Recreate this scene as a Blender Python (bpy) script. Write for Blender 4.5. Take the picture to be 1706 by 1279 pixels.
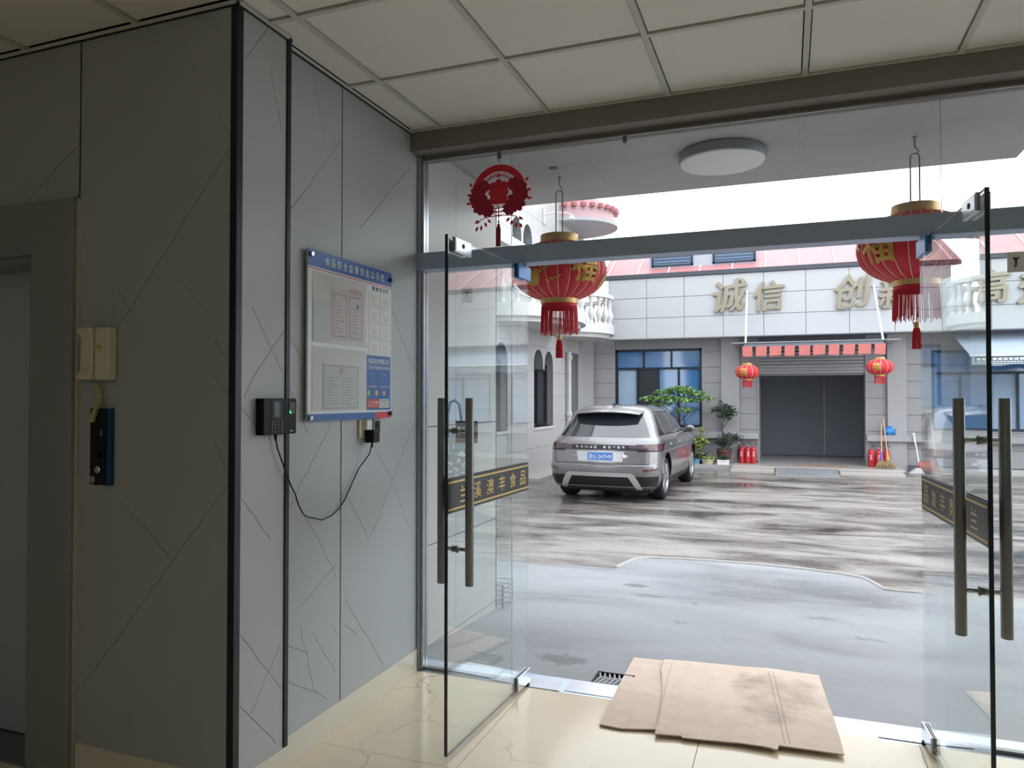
import bpy, bmesh, math, random
from mathutils import Vector, Matrix

random.seed(7)
PI = math.pi
sc = bpy.context.scene
for o in list(bpy.data.objects):
    bpy.data.objects.remove(o)
C = sc.collection

# ------------------------------------------------------------------ camera
cam_data = bpy.data.cameras.new('camera')
cam = bpy.data.objects.new('camera', cam_data)
C.objects.link(cam)
cam.location = (0, 0, 1.4775)
cam.rotation_euler = (PI / 2 + 0.0184, 0, 0.36)
cam_data.sensor_width = 36.0
cam_data.lens = 36.0 * 1220.15 / 1706.0
cam_data.clip_start = 0.05
cam_data.clip_end = 300
sc.camera = cam

# ------------------------------------------------------------------ world: bright overcast sky
world = bpy.data.worlds.new('overcast_sky')
sc.world = world
world.use_nodes = True
wb = world.node_tree.nodes['Background']
wb.inputs['Color'].default_value = (0.90, 0.955, 1.0, 1)
wb.inputs['Strength'].default_value = 2.6

# ------------------------------------------------------------------ exposure
sc.view_settings.view_transform = 'Standard'
sc.view_settings.look = 'None'
sc.view_settings.exposure = 0.5
sc.view_settings.gamma = 1.0
sc.view_settings.use_curve_mapping = False

# ------------------------------------------------------------------ helpers
def lin(r, g, b):
    def f(c):
        c /= 255.0
        return c / 12.92 if c <= 0.04045 else ((c + 0.055) / 1.055) ** 2.4
    return (f(r), f(g), f(b), 1.0)

class MB:
    def __init__(s):
        s.v = []; s.f = []; s.m = []
    def add(s, vs, fs, mi=0):
        n = len(s.v)
        s.v += [tuple(v) for v in vs]
        for f in fs:
            s.f.append(tuple(i + n for i in f)); s.m.append(mi)
        return s
    def box(s, x0, x1, y0, y1, z0, z1, mi=0):
        vs = [(x0,y0,z0),(x1,y0,z0),(x1,y1,z0),(x0,y1,z0),(x0,y0,z1),(x1,y0,z1),(x1,y1,z1),(x0,y1,z1)]
        return s.add(vs, [(0,3,2,1),(4,5,6,7),(0,1,5,4),(1,2,6,5),(2,3,7,6),(3,0,4,7)], mi)
    def bar(s, a, b, w, h, mi=0, up=(0, 0, 1)):
        a = Vector(a); b = Vector(b); d = (b - a).normalized(); u = Vector(up)
        if abs(d.dot(u)) > .99: u = Vector((1, 0, 0))
        x = d.cross(u).normalized() * (w / 2); y = x.cross(d).normalized() * (h / 2)
        vs = [a-x-y, a+x-y, a+x+y, a-x+y, b-x-y, b+x-y, b+x+y, b-x+y]
        return s.add(vs, [(0,3,2,1),(4,5,6,7),(0,1,5,4),(1,2,6,5),(2,3,7,6),(3,0,4,7)], mi)
    def tube(s, path, r, n=8, mi=0, caps=True):
        P = [Vector(p) for p in path]
        rs = r if isinstance(r, (list, tuple)) else [r] * len(P)
        t0 = (P[1] - P[0]).normalized()
        u = t0.orthogonal().normalized()
        vs = []
        for i, p in enumerate(P):
            if i == 0: t = t0
            elif i == len(P) - 1: t = (P[i] - P[i-1]).normalized()
            else: t = ((P[i+1] - P[i]).normalized() + (P[i] - P[i-1]).normalized()).normalized()
            u = (u - t * u.dot(t)).normalized(); w = t.cross(u)
            for k in range(n):
                a = 2 * PI * k / n
                vs.append(p + (u * math.cos(a) + w * math.sin(a)) * rs[i])
        fs = []
        for i in range(len(P) - 1):
            for k in range(n):
                fs.append((i*n+k, i*n+(k+1) % n, (i+1)*n+(k+1) % n, (i+1)*n+k))
        if caps:
            fs.append(tuple(range(n))[::-1]); fs.append(tuple((len(P)-1)*n+k for k in range(n)))
        return s.add(vs, fs, mi)
    def lathe(s, prof, n=20, o=(0, 0, 0), axis='z', mi=0, caps=True):
        vs = []
        for r, z in prof:
            for k in range(n):
                a = 2 * PI * k / n
                x, y = r * math.cos(a), r * math.sin(a)
                if axis == 'z': p = (o[0]+x, o[1]+y, o[2]+z)
                elif axis == 'x': p = (o[0]+z, o[1]+x, o[2]+y)
                else: p = (o[0]+y, o[1]+z, o[2]+x)
                vs.append(p)
        fs = []
        m = len(prof)
        for i in range(m - 1):
            for k in range(n):
                fs.append((i*n+k, i*n+(k+1) % n, (i+1)*n+(k+1) % n, (i+1)*n+k))
        if caps:
            fs.append(tuple(range(n))[::-1]); fs.append(tuple((m-1)*n+k for k in range(n)))
        return s.add(vs, fs, mi)
    def cyl(s, a, b, r, n=14, mi=0):
        return s.tube([a, b], r, n, mi)
    def prism(s, poly, d0, d1, plane='xz', mi=0):
        def P(p, d):
            if plane == 'xz': return (p[0], d, p[1])
            if plane == 'yz': return (d, p[0], p[1])
            return (p[0], p[1], d)
        n = len(poly)
        vs = [P(p, d0) for p in poly] + [P(p, d1) for p in poly]
        fs = [tuple(range(n)), tuple(range(2*n-1, n-1, -1))]
        for i in range(n):
            j = (i + 1) % n
            fs.append((i, i+n, j+n, j))
        return s.add(vs, fs, mi)
    def ball(s, c, rx, ry=None, rz=None, n=12, m=8, mi=0):
        ry = ry or rx; rz = rz or rx
        vs = [(c[0], c[1], c[2]-rz)]
        for i in range(1, m):
            t = -PI/2 + PI*i/m
            for k in range(n):
                a = 2*PI*k/n
                vs.append((c[0]+rx*math.cos(t)*math.cos(a), c[1]+ry*math.cos(t)*math.sin(a), c[2]+rz*math.sin(t)))
        vs.append((c[0], c[1], c[2]+rz))
        fs = []
        for k in range(n): fs.append((0, 1+(k+1) % n, 1+k))
        for i in range(m-2):
            for k in range(n):
                fs.append((1+i*n+k, 1+i*n+(k+1) % n, 1+(i+1)*n+(k+1) % n, 1+(i+1)*n+k))
        L = len(vs)-1
        for k in range(n): fs.append((L, 1+(m-2)*n+k, 1+(m-2)*n+(k+1) % n))
        return s.add(vs, fs, mi)
    def map(s, fn):
        s.v = [tuple(fn(*p)) for p in s.v]; return s

def bx(*a): return MB().box(*a)

def mesh_of(name, mb, mats, smooth=False, recalc=True):
    me = bpy.data.meshes.new(name)
    me.from_pydata(mb.v, [], mb.f)
    if not isinstance(mats, (list, tuple)): mats = [mats]
    for m in mats: me.materials.append(m)
    if len(mats) > 1:
        for p, i in zip(me.polygons, mb.m): p.material_index = i
    if recalc:
        b = bmesh.new(); b.from_mesh(me)
        bmesh.ops.recalc_face_normals(b, faces=b.faces); b.to_mesh(me); b.free()
    if smooth:
        me.polygons.foreach_set('use_smooth', [True] * len(me.polygons))
        if smooth != 'all':
            try: me.set_sharp_from_angle(angle=math.radians(smooth if isinstance(smooth, (int, float)) and smooth > 1 else 40))
            except Exception: pass
    me.update()
    return me

def part(name, mb, mats, parent=None, smooth=False, bevel=0, label=None, kind=None):
    me = mesh_of(name, mb, mats, smooth)
    o = bpy.data.objects.new(name, me); C.objects.link(o)
    if parent is not None: o.parent = parent
    if bevel:
        md = o.modifiers.new('bevel', 'BEVEL'); md.width = bevel; md.segments = 2; md.limit_method = 'ANGLE'
    if label: o['label'] = label
    if kind: o['kind'] = kind
    return o

def inst(o, name, loc, parent=None, rot=(0, 0, 0), scale=(1, 1, 1)):
    c = bpy.data.objects.new(name, o.data); C.objects.link(c)
    c.location = loc; c.rotation_euler = rot; c.scale = scale
    if parent is not None: c.parent = parent
    return c

def thing(name, label, cat, loc=(0, 0, 0), rotz=0, group=None):
    o = bpy.data.objects.new(name, None); C.objects.link(o)
    o.location = loc; o.rotation_euler = (0, 0, rotz); o.empty_display_size = .1
    o['label'] = label; o['category'] = cat
    if group: o['group'] = group
    return o

def tag(o, label, cat, group=None):
    o['label'] = label; o['category'] = cat
    if group: o['group'] = group
    return o

def struct(name, mb=None, mats=None, label=None, cat=None, **k):
    if mb is None:
        o = bpy.data.objects.new(name, None); C.objects.link(o); o.empty_display_size = .1
    else:
        o = part(name, mb, mats, **k)
    o['kind'] = 'structure'
    if label: o['label'] = label
    if cat: o['category'] = cat
    return o

def copy_tree(o, parent=None):
    c = o.copy(); C.objects.link(c)
    if parent is not None: c.parent = parent
    for ch in list(o.children): copy_tree(ch, c)
    return c

def cut(o, cutters):
    """boolean-subtract the cutter objects, bake the result, remove the cutters"""
    for k in cutters:
        md = o.modifiers.new('cut', 'BOOLEAN'); md.object = k; md.operation = 'DIFFERENCE'; md.solver = 'EXACT'
        try: md.material_mode = 'TRANSFER'
        except Exception: pass
    bpy.context.view_layer.update()
    dg = bpy.context.evaluated_depsgraph_get()
    me = bpy.data.meshes.new_from_object(o.evaluated_get(dg))
    o.modifiers.clear(); o.data = me
    return o

_txt = {}
def text_raw(s, bold=0.0, res=3):
    key = (s, bold, res)
    if key not in _txt:
        cu = bpy.data.curves.new('t', 'FONT'); cu.body = s; cu.align_x = 'CENTER'; cu.align_y = 'CENTER'
        cu.resolution_u = res; cu.offset = bold; cu.size = 1.0; cu.fill_mode = 'FRONT'
        ob = bpy.data.objects.new('t', cu); C.objects.link(ob)
        bpy.context.view_layer.update()
        dg = bpy.context.evaluated_depsgraph_get()
        me = bpy.data.meshes.new_from_object(ob.evaluated_get(dg))
        vs = [tuple(v.co) for v in me.vertices]; fs = [tuple(p.vertices) for p in me.polygons]
        bpy.data.objects.remove(ob); bpy.data.curves.remove(cu); bpy.data.meshes.remove(me)
        if vs:
            xs = [v[0] for v in vs]; ys = [v[1] for v in vs]
            cx, cy = (min(xs)+max(xs))/2, (min(ys)+max(ys))/2
            vs = [(v[0]-cx, v[1]-cy) for v in vs]
        _txt[key] = (vs, fs)
    return _txt[key]

def text_mb(s, height, fn, bold=0.0, width=None, mb=None, thick=0.0, res=3, mi=0):
    """letters laid out in (u, v), scaled to a height (and width), mapped by fn(u, v, w)"""
    mb = mb or MB()
    if bold > 0:      # heavier strokes: overlay slightly shifted copies of the letter shapes
        kb = bold*height
        eps = max(height*.002, .00008)
        def shifted(dx, dy, lift):
            def g(u, v, w):
                p = Vector(fn(u+dx, v+dy, w)); a = Vector(fn(u+dx+.001, v+dy, w))-p; b = Vector(fn(u+dx, v+dy+.001, w))-p
                return tuple(p + a.cross(b).normalized()*lift)
            return g
        for i, (dx, dy) in enumerate(((-kb, 0), (kb, 0), (0, kb*.7), (0, -kb*.7))):   # each layer a hair above the last, never coplanar
            text_mb(s, height, shifted(dx, dy, eps*i), 0, width, mb, thick, res, mi)
        return mb
    vs, fs = text_raw(s, 0.0, res)
    if not vs: return mb
    h = max(v[1] for v in vs) - min(v[1] for v in vs); w = max(v[0] for v in vs) - min(v[0] for v in vs)
    k = height / h; kx = (width / w) if width else k
    uv = [(v[0]*kx, v[1]*k) for v in vs]
    if thick <= 0:
        return mb.add([fn(u, v, 0) for u, v in uv], fs, mi)
    n = len(uv)
    V = [fn(u, v, thick) for u, v in uv] + [fn(u, v, 0) for u, v in uv]
    edges = {}
    for f in fs:
        for a, b in zip(f, f[1:] + f[:1]):
            edges[(a, b)] = 1
    F = [f for f in fs] + [tuple(i+n for i in f[::-1]) for f in fs]
    for (a, b) in edges:
        if (b, a) not in edges: F.append((a, a+n, b+n, b))
    return mb.add(V, F, mi)

# ------------------------------------------------------------------ materials
def new_mat(name):
    m = bpy.data.materials.new(name); m.use_nodes = True
    return m, m.node_tree, m.node_tree.nodes['Principled BSDF']

def pm(name, rgb, rough=.5, metal=0.0, var=.06, scale=6.0, bump=0.0, bscale=60.0, spec=.5, coat=0.0,
       emit=None, estr=0, stretch=None, rvar=0.0, alpha=None, trans=0.0, sss=0.0):
    m, nt, b = new_mat(name)
    N, L = nt.nodes, nt.links
    tc = N.new('ShaderNodeTexCoord'); mp = N.new('ShaderNodeMapping'); L.new(tc.outputs['Object'], mp.inputs[0])
    if stretch: mp.inputs['Scale'].default_value = stretch
    nz = N.new('ShaderNodeTexNoise'); nz.inputs['Scale'].default_value = scale; nz.inputs['Detail'].default_value = 4
    L.new(mp.outputs[0], nz.inputs['Vector'])
    c = lin(*rgb)
    mx = N.new('ShaderNodeMix'); mx.data_type = 'RGBA'
    mx.inputs[6].default_value = tuple(max(0, x*(1-var)) for x in c[:3]) + (1,)
    mx.inputs[7].default_value = tuple(min(1, x*(1+var)) for x in c[:3]) + (1,)
    L.new(nz.outputs['Fac'], mx.inputs[0]); L.new(mx.outputs[2], b.inputs['Base Color'])
    b.inputs['Roughness'].default_value = rough
    b.inputs['Metallic'].default_value = metal
    b.inputs['Specular IOR Level'].default_value = spec
    b.inputs['Coat Weight'].default_value = coat
    b.inputs['Coat Roughness'].default_value = .06
    if rvar:
        mr = N.new('ShaderNodeMapRange'); mr.inputs[3].default_value = max(.02, rough-rvar); mr.inputs[4].default_value = min(1, rough+rvar)
        L.new(nz.outputs['Fac'], mr.inputs[0]); L.new(mr.outputs[0], b.inputs['Roughness'])
    if bump:
        n2 = N.new('ShaderNodeTexNoise'); n2.inputs['Scale'].default_value = bscale; n2.inputs['Detail'].default_value = 3
        L.new(mp.outputs[0], n2.inputs['Vector'])
        bp = N.new('ShaderNodeBump'); bp.inputs['Strength'].default_value = bump; bp.inputs['Distance'].default_value = .01
        L.new(n2.outputs['Fac'], bp.inputs['Height']); L.new(bp.outputs[0], b.inputs['Normal'])
    if emit:
        b.inputs['Emission Color'].default_value = lin(*emit); b.inputs['Emission Strength'].default_value = estr
    if trans: b.inputs['Transmission Weight'].default_value = trans
    if sss: b.inputs['Subsurface Weight'].default_value = sss
    if alpha is not None: b.inputs['Alpha'].default_value = alpha
    return m

def glass_mat(name, tint=(.955, .978, .972), ior=1.5, rough=0.0, haze=0.0, hazecol=(200, 205, 208)):
    m = bpy.data.materials.new(name); m.use_nodes = True
    nt = m.node_tree; N, L = nt.nodes, nt.links; N.clear()
    out = N.new('ShaderNodeOutputMaterial'); fr = N.new('ShaderNodeFresnel'); fr.inputs[0].default_value = ior
    tr = N.new('ShaderNodeBsdfTransparent'); tr.inputs[0].default_value = (*tint, 1)
    gl = N.new('ShaderNodeBsdfGlossy'); gl.inputs['Roughness'].default_value = rough; gl.inputs[0].default_value = (1, 1, 1, 1)
    mx = N.new('ShaderNodeMixShader')
    ge = N.new('ShaderNodeNewGeometry'); mi = N.new('ShaderNodeMapRange'); mi.inputs[3].default_value = ior; mi.inputs[4].default_value = 1/ior
    L.new(ge.outputs['Backfacing'], mi.inputs[0]); L.new(mi.outputs[0], fr.inputs[0])   # a parallel slab: both faces reflect alike
    L.new(fr.outputs[0], mx.inputs[0]); L.new(tr.outputs[0], mx.inputs[1]); L.new(gl.outputs[0], mx.inputs[2])
    last = mx
    if haze:
        tc = N.new('ShaderNodeTexCoord'); nz = N.new('ShaderNodeTexNoise'); nz.inputs['Scale'].default_value = 2.5
        L.new(tc.outputs['Object'], nz.inputs['Vector'])
        mm = N.new('ShaderNodeMath'); mm.operation = 'MULTIPLY'; mm.inputs[1].default_value = haze * 2
        L.new(nz.outputs['Fac'], mm.inputs[0])
        df = N.new('ShaderNodeBsdfDiffuse'); df.inputs[0].default_value = lin(*hazecol)
        m2 = N.new('ShaderNodeMixShader'); L.new(mm.outputs[0], m2.inputs[0]); L.new(mx.outputs[0], m2.inputs[1]); L.new(df.outputs[0], m2.inputs[2])
        last = m2
    L.new(last.outputs[0], out.inputs[0])
    return m

def crack_mat(name, rgb, segs, horiz, rough=.42):
    """grey matt wall panel with a few thin pressed lines running across it (segments given in metres on the wall)"""
    m, nt, b = new_mat(name); N, L = nt.nodes, nt.links
    geo = N.new('ShaderNodeNewGeometry'); sep = N.new('ShaderNodeSeparateXYZ'); L.new(geo.outputs['Position'], sep.inputs[0])
    cb = N.new('ShaderNodeCombineXYZ'); L.new(sep.outputs[0 if horiz == 'x' else 1], cb.inputs[0]); L.new(sep.outputs[2], cb.inputs[1])
    nz = N.new('ShaderNodeTexNoise'); nz.inputs['Scale'].default_value = 7; L.new(cb.outputs[0], nz.inputs['Vector'])
    va = N.new('ShaderNodeVectorMath'); va.operation = 'MULTIPLY_ADD'; va.inputs[1].default_value = (.03, .03, 0)
    L.new(nz.outputs['Color'], va.inputs[0]); L.new(cb.outputs[0], va.inputs[2])
    vo = N.new('ShaderNodeVectorMath'); vo.operation = 'SUBTRACT'; vo.inputs[1].default_value = (.015, .015, 0); L.new(va.outputs[0], vo.inputs[0])
    flat = N.new('ShaderNodeVectorMath'); flat.operation = 'MULTIPLY'; flat.inputs[1].default_value = (1, 1, 0); L.new(vo.outputs[0], flat.inputs[0])
    prev = None
    for (a, z, a2, z2) in segs:
        d = (a2-a, z2-z); q = d[0]**2 + d[1]**2
        s1 = N.new('ShaderNodeVectorMath'); s1.operation = 'SUBTRACT'; s1.inputs[1].default_value = (a, z, 0); L.new(flat.outputs[0], s1.inputs[0])
        dt = N.new('ShaderNodeVectorMath'); dt.operation = 'DOT_PRODUCT'; dt.inputs[1].default_value = (d[0]/q, d[1]/q, 0); L.new(s1.outputs[0], dt.inputs[0])
        cl = N.new('ShaderNodeClamp'); L.new(dt.outputs['Value'], cl.inputs[0])
        scn = N.new('ShaderNodeVectorMath'); scn.operation = 'SCALE'; scn.inputs[0].default_value = (d[0], d[1], 0); L.new(cl.outputs[0], scn.inputs['Scale'])
        s2 = N.new('ShaderNodeVectorMath'); s2.operation = 'DISTANCE'; L.new(s1.outputs[0], s2.inputs[0]); L.new(scn.outputs[0], s2.inputs[1])
        if prev is None: prev = s2.outputs['Value']
        else:
            mn = N.new('ShaderNodeMath'); mn.operation = 'MINIMUM'; L.new(prev, mn.inputs[0]); L.new(s2.outputs['Value'], mn.inputs[1]); prev = mn.outputs[0]
    mr = N.new('ShaderNodeMapRange'); mr.interpolation_type = 'SMOOTHSTEP'
    mr.inputs[1].default_value = .0006; mr.inputs[2].default_value = .0042; L.new(prev, mr.inputs[0])
    n2 = N.new('ShaderNodeTexNoise'); n2.inputs['Scale'].default_value = 1.6; n2.inputs['Detail'].default_value = 5; L.new(cb.outputs[0], n2.inputs['Vector'])
    c = lin(*rgb)
    mx = N.new('ShaderNodeMix'); mx.data_type = 'RGBA'
    mx.inputs[6].default_value = tuple(x*.93 for x in c[:3]) + (1,); mx.inputs[7].default_value = tuple(x*1.07 for x in c[:3]) + (1,)
    L.new(n2.outputs['Fac'], mx.inputs[0])
    m3 = N.new('ShaderNodeMix'); m3.data_type = 'RGBA'; m3.inputs[6].default_value = tuple(x*.84 for x in c[:3]) + (1,)
    L.new(mr.outputs[0], m3.inputs[0]); L.new(mx.outputs[2], m3.inputs[7]); L.new(m3.outputs[2], b.inputs['Base Color'])
    b.inputs['Roughness'].default_value = rough; b.inputs['Specular IOR Level'].default_value = .42
    bp = N.new('ShaderNodeBump'); bp.inputs['Strength'].default_value = .8; bp.inputs['Distance'].default_value = .003
    L.new(mr.outputs[0], bp.inputs['Height']); L.new(bp.outputs[0], b.inputs['Normal'])
    return m

def marble_mat(name, rgb, vein, rough=.12, scale=1.0, amount=.5):
    m, nt, b = new_mat(name); N, L = nt.nodes, nt.links
    geo = N.new('ShaderNodeNewGeometry')
    nz = N.new('ShaderNodeTexNoise'); nz.inputs['Scale'].default_value = 2.2*scale; nz.inputs['Detail'].default_value = 6; L.new(geo.outputs['Position'], nz.inputs['Vector'])
    va = N.new('ShaderNodeVectorMath'); va.operation = 'MULTIPLY_ADD'; va.inputs[1].default_value = (.8, .8, .8); L.new(nz.outputs['Color'], va.inputs[0]); L.new(geo.outputs['Position'], va.inputs[2])
    vr = N.new('ShaderNodeTexVoronoi'); vr.feature = 'DISTANCE_TO_EDGE'; vr.inputs['Scale'].default_value = 1.35*scale; L.new(va.outputs[0], vr.inputs['Vector'])
    r = N.new('ShaderNodeMapRange'); r.interpolation_type = 'SMOOTHSTEP'; r.inputs[1].default_value = 0; r.inputs[2].default_value = .009; r.inputs[3].default_value = amount; r.inputs[4].default_value = 0; L.new(vr.outputs['Distance'], r.inputs[0])
    n3 = N.new('ShaderNodeTexNoise'); n3.inputs['Scale'].default_value = 1.3*scale; L.new(geo.outputs['Position'], n3.inputs['Vector'])
    r3 = N.new('ShaderNodeMapRange'); r3.inputs[1].default_value = .45; r3.inputs[2].default_value = .62; L.new(n3.outputs['Fac'], r3.inputs[0])
    mu = N.new('ShaderNodeMath'); mu.operation = 'MULTIPLY'; L.new(r.outputs[0], mu.inputs[0]); L.new(r3.outputs[0], mu.inputs[1])
    n4 = N.new('ShaderNodeTexNoise'); n4.inputs['Scale'].default_value = 3*scale; n4.inputs['Detail'].default_value = 6; L.new(va.outputs[0], n4.inputs['Vector'])
    c = lin(*rgb); m0 = N.new('ShaderNodeMix'); m0.data_type = 'RGBA'
    m0.inputs[6].default_value = tuple(x*.9 for x in c[:3]) + (1,); m0.inputs[7].default_value = tuple(min(1, x*1.06) for x in c[:3]) + (1,); L.new(n4.outputs['Fac'], m0.inputs[0])
    m1 = N.new('ShaderNodeMix'); m1.data_type = 'RGBA'; m1.inputs[7].default_value = lin(*vein)
    L.new(mu.outputs[0], m1.inputs[0]); L.new(m0.outputs[2], m1.inputs[6]); L.new(m1.outputs[2], b.inputs['Base Color'])
    b.inputs['Roughness'].default_value = rough; b.inputs['Specular IOR Level'].default_value = .45
    return m

def wet_concrete(name, dry, wet, stretch=(.55, 1.6, 1), lo=.40, hi=.62, rough_dry=.7, rough_wet=.12, bump=.25, stains=()):
    m, nt, b = new_mat(name); N, L = nt.nodes, nt.links
    geo = N.new('ShaderNodeNewGeometry'); mp = N.new('ShaderNodeMapping'); mp.inputs['Scale'].default_value = stretch; L.new(geo.outputs['Position'], mp.inputs[0])
    n1 = N.new('ShaderNodeTexNoise'); n1.inputs['Scale'].default_value = .9; n1.inputs['Detail'].default_value = 9; n1.inputs['Roughness'].default_value = .62; n1.inputs['Distortion'].default_value = .6; L.new(mp.outputs[0], n1.inputs['Vector'])
    r = N.new('ShaderNodeMapRange'); r.inputs[1].default_value = lo; r.inputs[2].default_value = hi; L.new(n1.outputs['Fac'], r.inputs[0])
    n2 = N.new('ShaderNodeTexNoise'); n2.inputs['Scale'].default_value = 14; n2.inputs['Detail'].default_value = 6; L.new(geo.outputs['Position'], n2.inputs['Vector'])
    cm = N.new('ShaderNodeMix'); cm.data_type = 'RGBA'; cm.inputs[6].default_value = lin(*wet); cm.inputs[7].default_value = lin(*dry); L.new(r.outputs[0], cm.inputs[0])
    base = cm.outputs[2]
    for (sx, sy, rx, ry, k) in stains:      # oil and water stains with a shape of their own
        ad = N.new('ShaderNodeVectorMath'); ad.operation = 'MULTIPLY_ADD'; ad.inputs[1].default_value = (.25, .25, 0); L.new(n2.outputs['Color'], ad.inputs[0]); L.new(geo.outputs['Position'], ad.inputs[2])
        sb = N.new('ShaderNodeVectorMath'); sb.operation = 'SUBTRACT'; sb.inputs[1].default_value = (sx+.125, sy+.125, 0); L.new(ad.outputs[0], sb.inputs[0])
        ml = N.new('ShaderNodeVectorMath'); ml.operation = 'MULTIPLY'; ml.inputs[1].default_value = (1/rx, 1/ry, 0); L.new(sb.outputs[0], ml.inputs[0])
        ln = N.new('ShaderNodeVectorMath'); ln.operation = 'LENGTH'; L.new(ml.outputs[0], ln.inputs[0])
        mk = N.new('ShaderNodeMapRange'); mk.interpolation_type = 'SMOOTHSTEP'; mk.inputs[1].default_value = .55; mk.inputs[2].default_value = 1.1; mk.inputs[3].default_value = k; mk.inputs[4].default_value = 0; L.new(ln.outputs['Value'], mk.inputs[0])
        sm = N.new('ShaderNodeMix'); sm.data_type = 'RGBA'; sm.inputs[7].default_value = tuple(v*.45 for v in lin(*wet)[:3]) + (1,); L.new(mk.outputs[0], sm.inputs[0]); L.new(base, sm.inputs[6]); base = sm.outputs[2]
    vr = N.new('ShaderNodeMapRange'); vr.inputs[3].default_value = .85; vr.inputs[4].default_value = 1.12; L.new(n2.outputs['Fac'], vr.inputs[0])
    c2 = N.new('ShaderNodeMix'); c2.data_type = 'RGBA'; c2.blend_type = 'MULTIPLY'; c2.inputs[0].default_value = 1; L.new(base, c2.inputs[6]); L.new(vr.outputs[0], c2.inputs[7]); L.new(c2.outputs[2], b.inputs['Base Color'])
    rr = N.new('ShaderNodeMapRange'); rr.inputs[3].default_value = rough_wet; rr.inputs[4].default_value = rough_dry; L.new(r.outputs[0], rr.inputs[0]); L.new(rr.outputs[0], b.inputs['Roughness'])
    bp = N.new('ShaderNodeBump'); bp.inputs['Strength'].default_value = bump; bp.inputs['Distance'].default_value = .01; L.new(n2.outputs['Fac'], bp.inputs['Height']); L.new(bp.outputs[0], b.inputs['Normal'])
    return m

LA = [(-1.862, 2.392, -2.396, 1.757), (-1.843, 1.201, -2.599, 0.33), (-2.414, 1.897, -2.32, 1.785), (-1.936, 1.681, -1.868, 1.612), (-1.938, 1.553, -1.88, 1.492), (-1.927, 1.308, -1.842, 1.152), (-2.387, 1.083, -2.141, 0.894), (-1.926, 2.498, -1.862, 2.392), (-3.072, 2.182, -2.626, 2.481), (-2.101, 1.903, -1.973, 1.786)]
LB = [(2.139, 1.106, 2.292, 0.934), (2.362, 1.742, 2.288, 1.665), (2.183, 1.809, 2.356, 1.575), (2.142, 1.483, 2.288, 1.665), (2.132, 0.626, 2.35, 0.357), (2.349, 0.517, 2.189, 0.323), (2.135, 0.366, 2.324, 0.155), (2.141, 2.718, 2.289, 2.937), (2.133, 1.438, 2.254, 1.323), (2.274, 2.744, 2.347, 2.515)]
LC = [(2.449, 2.22, 2.821, 2.644), (2.608, 2.86, 2.697, 2.614), (2.442, 1.004, 2.757, 1.363), (2.448, 1.121, 2.664, 0.863), (2.849, 1.066, 3.075, 0.788), (3.07, 0.789, 3.547, 1.356), (3.093, 1.255, 3.285, 1.061), (3.285, 1.061, 3.463, 0.791), (2.539, 0.54, 2.636, 0.228), (2.436, 0.491, 2.589, 0.408), (2.445, 0.349, 2.727, 0.163), (2.625, 0.472, 2.794, 0.264), (2.77, 0.473, 2.812, 0.421), (2.873, 0.444, 2.958, 0.377), (2.456, 1.53, 2.584, 1.33), (2.872, 0.553, 3.22, 0.135), (3.206, 2.025, 3.525, 1.614), (2.984, 2.28, 3.517, 2.756), (2.8, 0.731, 2.542, 0.613), (2.461, 1.725, 2.573, 1.633), (2.664, 0.863, 2.8, 0.678)]

M = {}
M['panelA'] = crack_mat('grey_panel_front', (172, 175, 174), LA, 'x')
M['panelB'] = crack_mat('grey_panel_return', (182, 184, 186), LB, 'y')  # return and side: same cladding, daylight put into a paler, bluer tint
M['panelC'] = crack_mat('grey_panel_side', (182, 185, 189), LC, 'y')
M['strip'] = pm('dark_navy_metal_trim', (24, 28, 38), .38, .3)
M['ceil'] = pm('ceiling_tile_white', (234, 231, 225), .85, var=.03, bump=.08, bscale=120)
M['tbar'] = pm('ceiling_grid_white', (206, 204, 197), .5, var=.02)
M['gap'] = pm('dark_gap', (28, 27, 26), .9)
M['plaster'] = pm('grey_plaster', (196, 193, 190), .85, var=.03)
M['beam'] = pm('header_beam_grey', (128, 121, 115), .6, var=.05)
M['frame'] = pm('brushed_frame_steel', (150, 153, 158), .42, .25, var=.05, stretch=(1, 1, 12))
M['transom'] = pm('brushed_transom_steel', (160, 176, 200), .42, .12, var=.04, stretch=(14, 1, 1))  # bluish lens flare put into the steel colour
M['steel'] = pm('stainless_steel', (185, 188, 192), .25, .9, var=.05)
M['floor'] = marble_mat('cream_marble_tile', (246, 228, 198), (166, 140, 112), .12, .8, .55)
M['grout'] = pm('floor_grout', (150, 132, 108), .8)
M['base'] = marble_mat('cream_marble_skirting', (222, 212, 198), (186, 168, 148), .22, .8, .35)
M['glass'] = glass_mat('clear_pane_glass', haze=.012)
M['gedge'] = pm('green_glass_edge', (26, 44, 46), .15, 0, spec=.6)
M['black'] = pm('black_plastic', (12, 13, 17), .45, spec=.2)
M['blackg'] = pm('gloss_black', (8, 9, 12), .2, spec=.35)
M['blackm'] = pm('matt_black', (16, 16, 18), .8)
M['white'] = pm('white_plastic', (232, 232, 230), .4, var=.02)
M['ivory'] = pm('ivory_plastic', (214, 205, 178), .42, var=.03)
M['gold'] = pm('gold_film', (212, 182, 112), .35, .5, var=.05)
M['goldp'] = pm('gold_print', (190, 150, 72), .4, .35, var=.12, scale=30)
M['chrome'] = pm('chrome', (200, 204, 208), .1, 1.0, var=.02)
M['dsteel'] = pm('dark_brushed_steel', (128, 130, 132), .32, .45, var=.06, stretch=(1, 1, 10))
# ================================================================== ROOM SHELL
H = 2.9037
XL, XR, YB = -4.6, 3.4, -4.2          # left wall of the lift lobby, right wall, back wall
WC, WB, WA = -1.893, -1.845, 2.096     # side wall plane, return panel plane, lift wall plane
YE = 3.478

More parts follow.
